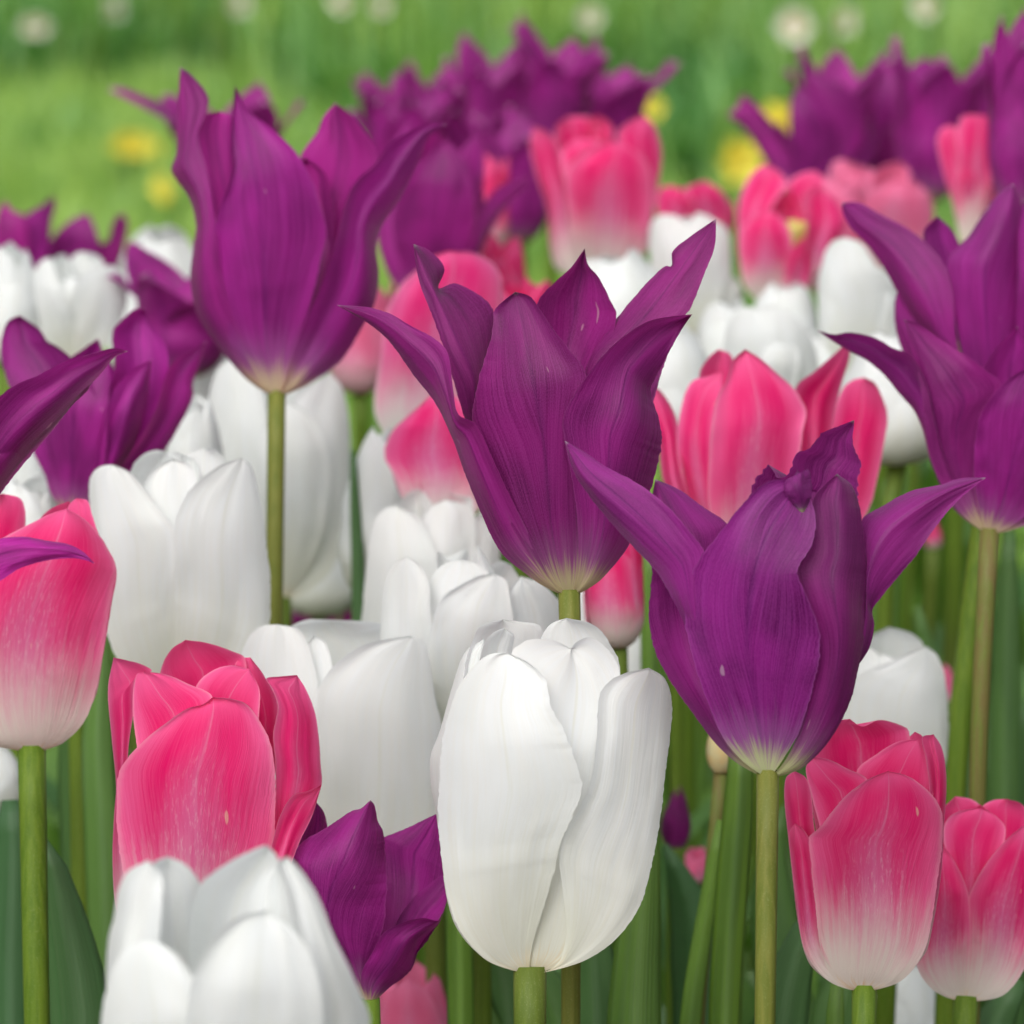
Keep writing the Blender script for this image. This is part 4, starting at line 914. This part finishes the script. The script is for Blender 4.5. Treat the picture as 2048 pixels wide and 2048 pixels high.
traced('d2', 'purple', CQ, 2.42, (780, 1060), 290, [
 ('FL', [(730,1050),(520,800),(440,620),(460,480),(580,335),(700,250),(812,212)], [(862,320),(910,490),(890,760),(800,1050)]),
 ('FR', [(760,1050),(800,700),(890,500),(985,475),(1040,300),(1090,230),(1147,212)], [(1175,330),(1145,500),(1085,700),(970,900),(820,1055)], {'dz':-.1}),
 ('B', [(740,1040),(680,700),(760,480),(880,400)], [(960,600),(820,1040)]),
 ('L', [(730,1050),(480,850),(400,650),(420,560)], [(560,650),(760,1050)]),
 ('F', [(740,1055),(690,850),(740,650),(850,520)], [(930,700),(900,900),(800,1055)]),
 ('BR', [(780,1040),(940,750),(960,560),(1040,450)], [(1090,650),(830,1040)]),
], 'blurred purple tulip behind the white ones near the left edge, farther right of two', 40)
traced('e1', 'white', CQ, 2.1, (650, 1660), 440, [
 ('FL', [(600,1650),(380,1400),(290,1100),(258,860),(320,740),(400,640),(475,622)], [(530,800),(600,1000),(650,1150),(640,1650)]),
 ('FR', [(620,1650),(610,1250),(640,1050),(700,850),(800,760),(960,700),(1045,698)], [(1122,760),(1162,880),(1167,1050),(1100,1250),(950,1460),(690,1650)]),
 ('B', [(610,1620),(540,1000),(475,690),(520,610),(592,590)], [(640,640),(690,800),(670,1620)]),
 ('BR', [(640,1620),(650,900),(655,640),(720,575),(785,570)], [(892,600),(955,685),(900,1000),(700,1620)]),
 ('I', [(620,1640),(520,1100),(560,850),(640,780)], [(740,850),(760,1100),(680,1640)]),
 ('BL', [(610,1620),(380,1000),(400,720),(480,640)], [(560,800),(640,1620)]),
], 'blurred white tulip with a frilled top, second from the left edge', 40)
traced('e12', 'white', CP, 2.2, (225, 1760), 215, [
 ('FL', [(190,1750),(40,1560),(0,1300),(8,1150),(60,1106),(135,1112)], [(195,1160),(245,1300),(250,1550),(235,1750)]),
 ('FR', [(210,1750),(190,1400),(178,1180),(242,1093)], [(312,1120),(397,1185),(414,1300),(405,1500),(270,1750)]),
 ('R', [(240,1750),(360,1550),(395,1420),(455,1440)], [(482,1530),(430,1640),(290,1752)]),
 ('B', [(210,1730),(100,1300),(130,1150),(190,1110)], [(290,1200),(250,1730)]),
 ('BL', [(200,1730),(40,1400),(60,1200),(110,1130)], [(200,1300),(235,1730)]),
 ('BR', [(220,1730),(300,1350),(300,1180),(350,1150)], [(400,1300),(260,1730)]),
], 'blurred white tulip directly under the tall bright pink one, to its right', 40)
traced('e14', 'white', CP, 2.0, (630, 2240), 245, [
 ('FL', [(590,2230),(430,2060),(385,1850),(395,1680),(450,1598),(515,1578)], [(620,1640),(660,1820),(650,2000),(640,2230)], {'dz':-.05}),
 ('FR', [(620,2235),(560,1950),(520,1720),(560,1595),(645,1568)], [(755,1640),(840,1760),(868,1930),(810,2110),(680,2235)], {'dz':-.12}),
 ('F', [(610,2238),(555,2060),(550,1900),(580,1785),(660,1762)], [(755,1790),(765,1900),(710,2110),(650,2238)]),
 ('B', [(610,2220),(560,1900),(600,1650),(680,1590)], [(760,1750),(660,2220)]),
 ('BL', [(600,2220),(440,1950),(450,1720),(540,1620)], [(620,1800),(640,2220)]),
 ('BR', [(630,2220),(720,1900),(730,1700),(780,1680)], [(840,1900),(670,2220)]),
], 'blurred white tulip above the pink one with spread petals', 40)
traced('e16', 'white', CP, 2.02, (1085, 1960), 205, [
 ('F', [(1045,1950),(930,1760),(888,1500),(893,1330),(940,1243),(1002,1222)], [(1085,1250),(1165,1370),(1272,1500),(1282,1610),(1235,1800),(1120,1950)]),
 ('FR', [(1070,1955),(1150,1700),(1180,1500),(1200,1400),(1262,1440)], [(1300,1560),(1270,1780),(1130,1955)]),
 ('FL', [(1040,1950),(900,1780),(865,1550),(880,1380),(930,1290)], [(980,1450),(1000,1700),(1080,1955)]),
 ('B', [(1060,1930),(980,1500),(1000,1300),(1060,1240)], [(1150,1400),(1110,1930)]),
 ('BL', [(1050,1930),(920,1600),(940,1350),(990,1280)], [(1040,1500),(1080,1930)]),
 ('BR', [(1080,1930),(1180,1600),(1150,1380),(1200,1380)], [(1260,1550),(1120,1930)]),
], 'tall narrow white tulip left of the outstretched purple wing petal', 40)
traced('f1', 'pink', CP, 2.4, (220, 1320), 195, [
 ('FL', [(185,1310),(60,1170),(28,1040),(55,970),(110,956)], [(205,1000),(240,1150),(230,1310)]),
 ('FR', [(205,1310),(180,1100),(155,1000),(220,950),(292,932)], [(372,990),(414,1080),(365,1210),(260,1312)]),
 ('B', [(200,1300),(130,1080),(170,980),(240,950)], [(300,1080),(245,1300)]),
 ('BR', [(215,1300),(310,1080),(340,1000),(380,1000)], [(420,1090),(255,1300)]),
 ('BL', [(195,1300),(40,1120),(80,1000),(130,975)], [(190,1100),(225,1300)]),
 ('R', [(230,1310),(360,1180),(400,1060),(430,1030)], [(440,1150),(380,1250),(270,1315)]),
], 'blurred low pink tulip right of the tall bright pink one', 40)
t = traced('f2', 'pink', CP, 2.2, (620, 1580), 200, [
 ('F', [(570,1575),(480,1460),(462,1300),(468,1180),(540,1112),(612,1080)], [(690,1130),(735,1260),(710,1420),(650,1578)]),
 ('FR', [(630,1578),(690,1420),(710,1310),(795,1215)], [(838,1300),(825,1450),(765,1530),(660,1580)]),
 ('L', [(575,1570),(465,1360),(452,1150),(462,1030),(500,930),(560,860),(602,843)], [(668,885),(702,945),(650,1030),(610,1110),(600,1350),(610,1578)]),
 ('BR', [(620,1560),(660,1200),(690,1000),(720,930),(790,890),(852,878)], [(895,920),(885,1050),(850,1210),(670,1560)]),
 ('R', [(650,1575),(770,1380),(805,1170),(800,1030),(850,958),(905,980)], [(985,1060),(1022,1150),(965,1260),(890,1420),(710,1578)]),
 ('B', [(600,1560),(600,1200),(640,1020),(730,980)], [(790,1150),(670,1560)]),
], 'blurred open pink tulip with a yellow centre at the back right', 40)
q = pix(1300+690/2.576, 1200/2.576, 2.2)
for i in range(6):
    a = i*math.pi/3
    b0 = q+Vector((.002*math.cos(a), .002*math.sin(a), -.028)); b1 = q+Vector((.007*math.cos(a), .007*math.sin(a), .004))
    new_obj('stamen', tube_mesh('stamen', [b0, b0.lerp(b1, .5), b1], [.0008, .0018, .0022], t.location, 8), MAT['anther'], t)
new_obj('pistil', tube_mesh('pistil', [q+Vector((0, 0, -.03)), q+Vector((0, 0, -.012)), q], [.003, .003, .0045], t.location, 10), MAT['anther'], t)
traced('f4', 'pale', CP, 2.4, (1200, 1410), 265, [
 ('L', [(1150,1400),(960,1210),(918,1050),(923,900),(945,838),(988,818)], [(1062,845),(1155,885),(1120,1000),(1140,1200),(1190,1405)]),
 ('B', [(1170,1390),(1080,1000),(1150,888),(1220,850),(1282,830)], [(1332,870),(1338,935),(1300,1100),(1240,1390)]),
 ('F', [(1150,1405),(1060,1260),(1015,1100),(1090,1000),(1190,950),(1292,933)], [(1382,970),(1442,1050),(1454,1130),(1400,1240),(1255,1405)]),
 ('R', [(1220,1400),(1360,1200),(1390,1050),(1350,950),(1395,950)], [(1450,1030),(1462,1130),(1420,1230),(1265,1405)]),
 ('BL', [(1170,1390),(1020,1100),(1020,920),(1080,860)], [(1140,1000),(1210,1390)]),
 ('BR', [(1210,1390),(1300,1100),(1320,960),(1360,920)], [(1410,1080),(1250,1390)]),
], 'blurred rounded pale pink tulip above the outstretched purple wing', 40)
traced('f5', 'pink', CP, 2.2, (1630, 1280), 155, [
 ('L', [(1600,1270),(1560,1060),(1500,850),(1478,730),(1500,663),(1548,643)], [(1595,670),(1645,800),(1655,1000),(1635,1275)]),
 ('F', [(1610,1275),(1605,1000),(1590,800),(1580,680),(1612,598),(1685,590)], [(1792,608),(1805,655),(1775,800),(1745,1000),(1655,1275)], {'dz':-.1}),
 ('B', [(1610,1265),(1640,850),(1690,660)], [(1780,720),(1760,1000),(1645,1265)]),
 ('R', [(1635,1275),(1730,1000),(1780,800),(1810,700)], [(1830,850),(1770,1080),(1665,1278)]),
 ('BL', [(1605,1265),(1560,900),(1580,720)], [(1640,850),(1630,1265)]),
 ('I', [(1615,1270),(1580,950),(1620,760)], [(1700,850),(1690,1050),(1645,1270)]),
], 'narrow pink tulip in front of the purple ones near the right edge', 40)

# ------------------------------------------------------------------ tulips further back: grown petal by petal round their own axis
# key, kind, centre x, top y, base y, width, distance, label, options
BACK = [
 # purple: back row in the centre
 ('b1', 'purple', 800, 170, 375, 150, 2.95, 'far purple tulip at the left end of the back row, beside the tall purple petal', {'rot': .1}),
 ('b2', 'purple', 885, 140, 355, 160, 2.85, 'far purple tulip second from the left in the back centre cluster', {'rot': .5}),
 ('b3', 'purple', 995, 125, 365, 170, 2.80, 'far purple tulip in the middle of the back centre cluster', {'rot': .2}),
 ('b4', 'purple', 1100, 93, 345, 170, 2.75, 'far purple tulip with the highest tips of the back centre cluster', {'rot': .35}),
 ('b5', 'purple', 1205, 132, 350, 185, 2.85, 'far purple tulip at the right end of the back centre cluster, one petal pointing right', {'rot': .0, 'op': .6}),
 ('b6', 'purple', 800, 215, 430, 170, 2.55, 'blurred purple tulip below the left end of the back centre cluster', {'rot': .8}),
 ('b7', 'purple', 930, 235, 440, 170, 2.6, 'blurred purple tulip low in the back centre cluster, left of the tall pink one', {'rot': .3}),
 ('b8', 'purple', 1040, 270, 490, 160, 2.55, 'dark purple tulip touching the left side of the tall pink one in the back', {'rot': .6}),
 # purple: back right
 ('c2', 'purple', 1670, 140, 375, 165, 2.7, 'far purple tulip above the rounded pink tulips at the back right', {'rot': .4}),
 ('c4', 'purple', 1855, 116, 410, 180, 2.6, 'far purple tulip with the broadest petal in the back right cluster', {'rot': .55}),
 ('c5', 'purple', 1945, 155, 395, 150, 2.85, 'far purple tulip behind the narrow pink one at the back right', {'rot': .1}),
 ('c6', 'purple', 2038, 98, 440, 170, 2.1, 'tall purple tulip cut by the right edge, its tip the highest on the right', {'rot': .52, 'op': .25}),
 # purple: left
 ('d3', 'purple', 365, 535, 760, 215, 2.1, 'blurred purple tulip tucked behind the left side of the tallest purple one', {'rot': .05, 'op': .75}),
 ('d4', 'purple', 455, 185, 430, 230, 2.5, 'blurred purple tulip whose tips show behind the top of the tallest purple one', {'rot': .0, 'op': .7}),
 ('d5', 'purple', 645, 1195, 1340, 150, 2.2, 'low purple tulip showing as a sliver under the white blooms beside the olive stem', {'rot': .2}),
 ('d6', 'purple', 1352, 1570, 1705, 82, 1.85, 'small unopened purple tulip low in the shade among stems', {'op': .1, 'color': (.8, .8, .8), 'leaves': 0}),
 ('d7', 'purple', 2040, 1570, 1700, 70, 1.95, 'small unopened purple tulip cut by the right edge above a pink tulip', {'op': .1, 'leaves': 0}),
 # white
 ('e2', 'white', 12, 492, 730, 120, 2.1, 'blurred white tulip cut by the left edge, next to a frilled one', {}),
 ('e3', 'white', 285, 565, 770, 135, 2.2, 'blurred white tulip between the frilled white one and a purple one', {}),
 ('e4', 'white', 318, 456, 640, 165, 2.5, 'blurred white tulip farthest back on the left, against the lawn', {}),
 ('e5', 'white', 55, 952, 1180, 150, 1.78, 'white tulip peeping above the pink one at the left edge', {}),
 ('e6', 'white', 52, 830, 1080, 110, 1.95, 'white tulip showing as a sliver under the pointed purple petal at the left', {}),
 ('e7', 'white', 392, 790, 1090, 120, 1.88, 'narrow white tulip between a purple tulip and the pale one behind the olive stem', {}),
 ('e8', 'white', 432, 640, 900, 130, 2.15, 'white tulip showing under the left side of the tallest purple bloom', {}),
 ('e9', 'white', 640, 1000, 1235, 175, 2.08, 'white tulip with a greenish base right of the olive stem', {}),
 ('e10', 'white', 755, 850, 1200, 165, 1.88, 'narrow white tulip with a dark stem at its left, left of the central purple one', {}),
 ('e11', 'white', 1235, 500, 720, 235, 2.12, 'blurred white tulip behind the top petals of the central purple one', {}),
 ('e13', 'white', 1345, 645, 900, 190, 1.98, 'blurred white tulip right of the central purple one, above a pink one', {}),
 ('e15', 'white', 1560, 565, 790, 140, 2.18, 'small blurred white tulip beneath the pink pair, between larger white ones', {}),
 ('e17', 'white', 1795, 660, 932, 215, 1.9, 'white tulip with a yellowish base behind the right pink one, its stem in view', {'via': (1775, 1060)}),
 ('e19', 'white', 1272, 1212, 1430, 95, 1.82, 'narrow white tulip between the pink sliver and the open purple tulip', {}),
 ('e20', 'white', -30, 1470, 1640, 150, 1.75, 'white tulip base cut by the left edge behind a green stem', {}),
 ('e21', 'white', 1800, 1915, 2160, 145, 1.85, 'white tulip low between the stems of the two right pink tulips', {}),
 ('e22', 'white', 1180, 1090, 1350, 110, 1.75, 'white tulip showing right of the central purple stem', {}),
 ('e23', 'white', 1452, 600, 840, 150, 2.14, 'blurred white tulip in the gap right of the frontmost long purple petal', {}),
 ('e24', 'white', 1655, 650, 900, 150, 2.12, 'blurred white tulip filling the gap under the tall narrow white one', {}),
 # pink
 ('f3', 'pale', 1668, 348, 600, 115, 2.3, 'blurred pink tulip with a pale streak, above a narrow white one', {}),
 ('f6', 'pink', 972, 310, 520, 95, 2.4, 'pink tulip peeping between blurred purple ones left of the tall pink one', {}),
 ('f7', 'pink', 1062, 555, 770, 130, 2.05, 'red pink tulip behind the top of the central purple one', {'color': (.85, .6, .7)}),
 ('f8', 'pink', 1000, 470, 700, 100, 2.2, 'slim pink tulip above the central purple one, beside a rounded pink one', {}),
 ('f9', 'pink', 1235, 1040, 1300, 115, 1.7, 'pink tulip showing between the two open purple ones', {}),
 ('f10', 'pale', 828, 1925, 2190, 150, 1.8, 'pale pink tulip low at the bottom under the tilted purple one', {}),
 ('f11', 'pale', 1392, 1695, 1765, 62, 1.9, 'tiny pale pink tulip low in the shade among stems', {'leaves': 0}),
 ('f12', 'pale', 1898, 1325, 1410, 36, 2.0, 'tiny closed pink tulip between a white one and two thick stems', {'op': .1, 'leaves': 0}),
 ('f13', 'pink', 1866, 1030, 1100, 40, 2.2, 'tiny closed pink tulip under the right purple tulip', {'op': .1, 'leaves': 0}),
 ('f14', 'pale', 720, 560, 790, 120, 2.2, 'pale pink tulip peeping below the right side of the tallest purple one', {}),
]
for key, kind, cx, top, base, wpx, D, label, opt in BACK:
    grown(key, kind, cx, top, base, wpx, D, label, **opt)

# a cream bud on a thin slanting stem
def bud(cx, top, base, wpx, D, via, label):
    bp = pix(cx, base, D); v = pix(via[0], via[1], D); foot = foot_of(bp, v)
    t = thing('tulip_bud', foot, label, 'tulip bud')
    R = wpx/2*D/F; H = (base-top)*D/F
    for k in range(3):
        nt_, ns_ = 18, 9; T = np.linspace(0, 1, nt_); s = np.linspace(-1, 1, ns_)
        P = np.zeros((nt_, ns_, 3))
        for i in range(nt_):
            r = R*(math.sin(math.pi*min(.97, (.08+.92*T[i]))**.8)**.8)*(1+.03*k)
            for j in range(ns_):
                a = k*2.094+.5+s[j]*1.15; P[i, j] = (bp.x+r*math.cos(a), bp.y+r*math.sin(a), bp.z+H*T[i])
        thicken(new_obj('petal', grid_mesh('petal', P, foot), MAT['cream'], t), .0004)
    stem_for(t, bp, foot, 14*D/F, v, 'brown')
    return t
TULIPS['bud'] = bud(1442, 1425, 1545, 56, 1.66, (1395, 2060), 'small closed cream tulip bud on a thin slanting stem behind the open purple tulip')

# ------------------------------------------------------------------ leaves that show, each belonging to its plant
seen_leaf(TULIPS['k2'], 1.58, [(84, 1670, 6), (105, 1730, 50), (130, 1850, 95), (150, 1960, 120), (160, 2060, 130)], .12)
seen_leaf(TULIPS['k2'], 1.66, [(20, 1600, 30), (25, 1700, 80), (20, 1900, 110), (20, 2060, 110)], .08, color=(.7, .8, .8))
seen_leaf(TULIPS['w4'], 1.72, [(212, 1180, 8), (205, 1290, 34), (195, 1480, 60), (205, 1700, 70), (215, 2060, 64)], .55)
seen_leaf(TULIPS['w4'], 1.80, [(130, 1400, 20), (150, 1560, 70), (165, 1800, 80), (185, 2060, 80)], .30)
seen_leaf(TULIPS['w1'], 1.62, [(915, 1790, 46), (918, 1850, 52), (920, 1950, 52), (922, 2060, 50)], .95, fold=.6)
seen_leaf(TULIPS['w1'], 1.60, [(1165, 1810, 40), (1180, 1860, 70), (1190, 1960, 90), (1195, 2060, 90)], .20)
seen_leaf(TULIPS['w1'], 1.58, [(1300, 1560, 8), (1296, 1680, 44), (1280, 1850, 84), (1268, 2060, 110)], .75)
seen_leaf(TULIPS['w1'], 1.70, [(960, 1800, 20), (985, 1880, 60), (1010, 1980, 80), (1020, 2060, 80)], .25)
seen_leaf(TULIPS['w3'], 1.70, [(935, 1960, 6), (960, 2000, 30), (985, 2060, 44)], .6)
seen_leaf(TULIPS['p3'], 1.60, [(1482, 1480, 40), (1478, 1600, 56), (1465, 1760, 62), (1448, 2060, 60)], .98, fold=.5)
seen_leaf(TULIPS['bud'], 1.64, [(1440, 1640, 10), (1425, 1750, 30), (1400, 1900, 36), (1380, 2060, 40)], .95)
seen_leaf(TULIPS['bud'], 1.78, [(1330, 1690, 10), (1372, 1790, 70), (1390, 1900, 100), (1400, 2060, 110)], .10, color=(.75, .85, .8))
seen_leaf(TULIPS['k3'], 1.62, [(1640, 1800, 6), (1610, 1860, 50), (1580, 1960, 90), (1560, 2060, 110)], .15)
seen_leaf(TULIPS['k3'], 1.58, [(1675, 1960, 20), (1672, 2000, 32), (1670, 2060, 34)], .85)
seen_leaf(TULIPS['k4'], 1.66, [(2040, 1960, 30), (2010, 2010, 60), (1980, 2060, 90)], .12)
seen_leaf(TULIPS['p4'], 1.86, [(2020, 1060, 20), (2015, 1200, 44), (2010, 1400, 60), (2005, 1650, 60)], .40)
seen_leaf(TULIPS['p4'], 1.95, [(1780, 960, 30), (1775, 1100, 50), (1765, 1300, 56), (1755, 1600, 60)], .70)
seen_leaf(TULIPS['e10'], 1.86, [(706, 900, 8), (710, 1000, 18), (716, 1120, 24), (716, 1300, 24)], .15)
seen_leaf(TULIPS['p3'], 1.78, [(1568, 1610, 6), (1548, 1690, 46), (1545, 1800, 84), (1560, 1930, 104), (1580, 2060, 110)], .45)
seen_leaf(TULIPS['k3'], 1.72, [(1800, 1830, 8), (1745, 1880, 60), (1700, 1960, 96), (1672, 2060, 110)], .35)
seen_leaf(TULIPS['w3'], 1.66, [(1010, 1900, 8), (1060, 1930, 52), (1100, 1990, 84), (1120, 2060, 96)], .40)
seen_leaf(TULIPS['w1'], 1.76, [(1228, 1500, 6), (1240, 1600, 40), (1262, 1720, 66), (1270, 1860, 80), (1262, 2060, 84)], .55)
seen_leaf(TULIPS['k2'], 1.74, [(262, 1500, 10), (240, 1600, 40), (222, 1760, 56), (228, 2060, 60)], .65)
seen_leaf(TULIPS['p4b'], 2.00, [(1835, 1210, 8), (1852, 1310, 46), (1868, 1460, 66), (1868, 1700, 70)], .50)
seen_leaf(TULIPS['p4'], 2.05, [(1700, 1050, 8), (1722, 1150, 46), (1740, 1300, 60), (1742, 1600, 60)], .70)
seen_leaf(TULIPS['p4'], 1.90, [(2052, 1400, 20), (2030, 1460, 60), (2012, 1560, 84), (2010, 1760, 84)], .25)
seen_leaf(TULIPS['k5'], 1.80, [(1300, 1080, 14), (1297, 1180, 30), (1300, 1330, 34), (1302, 1600, 34)], .9)

# ------------------------------------------------------------------ narcissi in the lawn
def make_narcissus(name, tm, cm_, h, r):
    t = thing(name, (0, 0, 0), 'x', 'narcissus')
    nt_, ns_ = 8, 7
    for k in range(6):
        T = np.linspace(0, 1, nt_); s = np.linspace(-1, 1, ns_); P = np.zeros((nt_, ns_, 3)); a = k*math.pi/3
        for i in range(nt_):
            wd = r*.42*math.sin(math.pi*min(1, .12+.88*T[i])**.9)**.8
            for j in range(ns_):
                x = r*(.12+.88*T[i]); yv = s[j]*wd
                P[i, j] = (x*math.cos(a)-yv*math.sin(a), -.004-.012*math.sin(T[i]*2)*(1 if k % 2 else .6)-.006*s[j]**2, h+x*math.sin(a)+yv*math.cos(a))
        new_obj('tepal', grid_mesh('tepal', P), MAT[tm], t)
    V = []
    for i, (yy, rr) in enumerate(((0, .16), (-.3, .20), (-.55, .24), (-.62, .32))):
        V.append([(r*rr*math.cos(a), yy*r*.9-.004, h+r*rr*math.sin(a)) for a in np.linspace(0, 2*math.pi, 15)])
    thicken(new_obj('corona', grid_mesh('corona', np.array(V)), MAT[cm_], t), .0006)
    new_obj('stem', tube_mesh('stem', [(0, .02, 0), (0, .02, h*.6), (0, .016, h*.92), (0, -.004, h)], [.003, .003, .0028, .003], (0, 0, 0), 8), MAT['stem'], t)
    for k in range(3):
        P = leaf_grid((0, .02, 0), k*2.1+.5, h*1.05, .010, rad(82), .3, nt=10, ns=3)
        me = grid_mesh('leaf', P); set_tint(me, .45); new_obj('leaf', me, MAT['leaf'], t)
    return t
NARC = {'white': make_narcissus('white_narcissus', 'narcissus', 'corona', .17, .024), 'yellow': make_narcissus('yellow_narcissus', 'yellow', 'yellow', .14, .030)}
LAWN_FLOWERS = [
 ('white', 72, 50, 8.45, 0.97, 0, 'blurred white narcissus in the grass at the upper left corner'),
 ('white', 212, 12, 8.45, 0.88, 40, 'blurred white narcissus cut by the top edge near the upper left corner'),
 ('white', 470, 4, 8.47, 0.74, 20, 'blurred white narcissus at the top edge, above the tallest purple tulip'),
 ('white', 690, 0, 7.50, 0.65, -20, 'blurred white narcissus at the top edge, left of the centre'),
 ('white', 755, 8, 7.10, 0.55, 15, 'blurred white narcissus at the top edge, nearest the centre'),
 ('white', 1180, 32, 6.75, 0.58, 0, 'blurred cream narcissus in the grass above the back purple cluster'),
 ('white', 1595, 48, 6.65, 0.92, -10, 'largest blurred white narcissus, in the grass at the upper right'),
 ('white', 1678, 40, 6.70, 0.68, 25, 'peach tinted narcissus beside the largest white one at the upper right'),
 ('white', 1862, 10, 6.95, 0.72, -25, 'blurred peach narcissus at the top edge, near the upper right corner'),
 ('yellow', 258, 285, 7.0, 1.0, 10, 'yellow narcissus in the lawn left of the tallest purple tulip, larger of two'),
 ('yellow', 300, 305, 7.2, .6, 60, 'yellow narcissus touching a larger one in the lawn at the left'),
 ('yellow', 338, 375, 6.4, .55, -30, 'yellow narcissus partly behind the tallest purple tulip at its left side'),
 ('yellow', 1470, 318, 5.2, .75, 15, 'yellow narcissus in the lawn above the back pink tulips, left of the purple wing'),
 ('yellow', 1578, 252, 4.8, .8, -20, 'yellow narcissus seen between two wing petals of a back purple tulip'),
 ('yellow', 1622, 178, 5.2, .7, 30, 'yellow narcissus peeping out at the top of a back right purple tulip'),
 ('yellow', 1303, 212, 5.4, .4, 0, 'yellow narcissus right of the back centre purple cluster, above the tall pink one'),
]
first = {'white': True, 'yellow': True}
for kind, px, py, D, sc, rz, label in LAWN_FLOWERS:
    src = NARC[kind]
    if first[kind]:
        t = src; first[kind] = False
    else:
        t = src.copy(); COL.objects.link(t)
        for ch in src.children:
            c = ch.copy(); COL.objects.link(c); c.parent = t
    h = .17 if kind == 'white' else .14
    q = pix(px, py, D)
    gz = ground_z(q.y)
    t.scale = (sc, sc, max(.5, (q.z-gz)/h) if (q.z-gz) < h*sc else sc)
    k = t.scale[2]
    t.location = (q.x, q.y, q.z-h*k)
    t.rotation_euler = (0, 0, rad(rz*1.5))
    t['label'] = label; t['group'] = 'white narcissi in the grass' if kind == 'white' else 'yellow narcissi in the lawn'
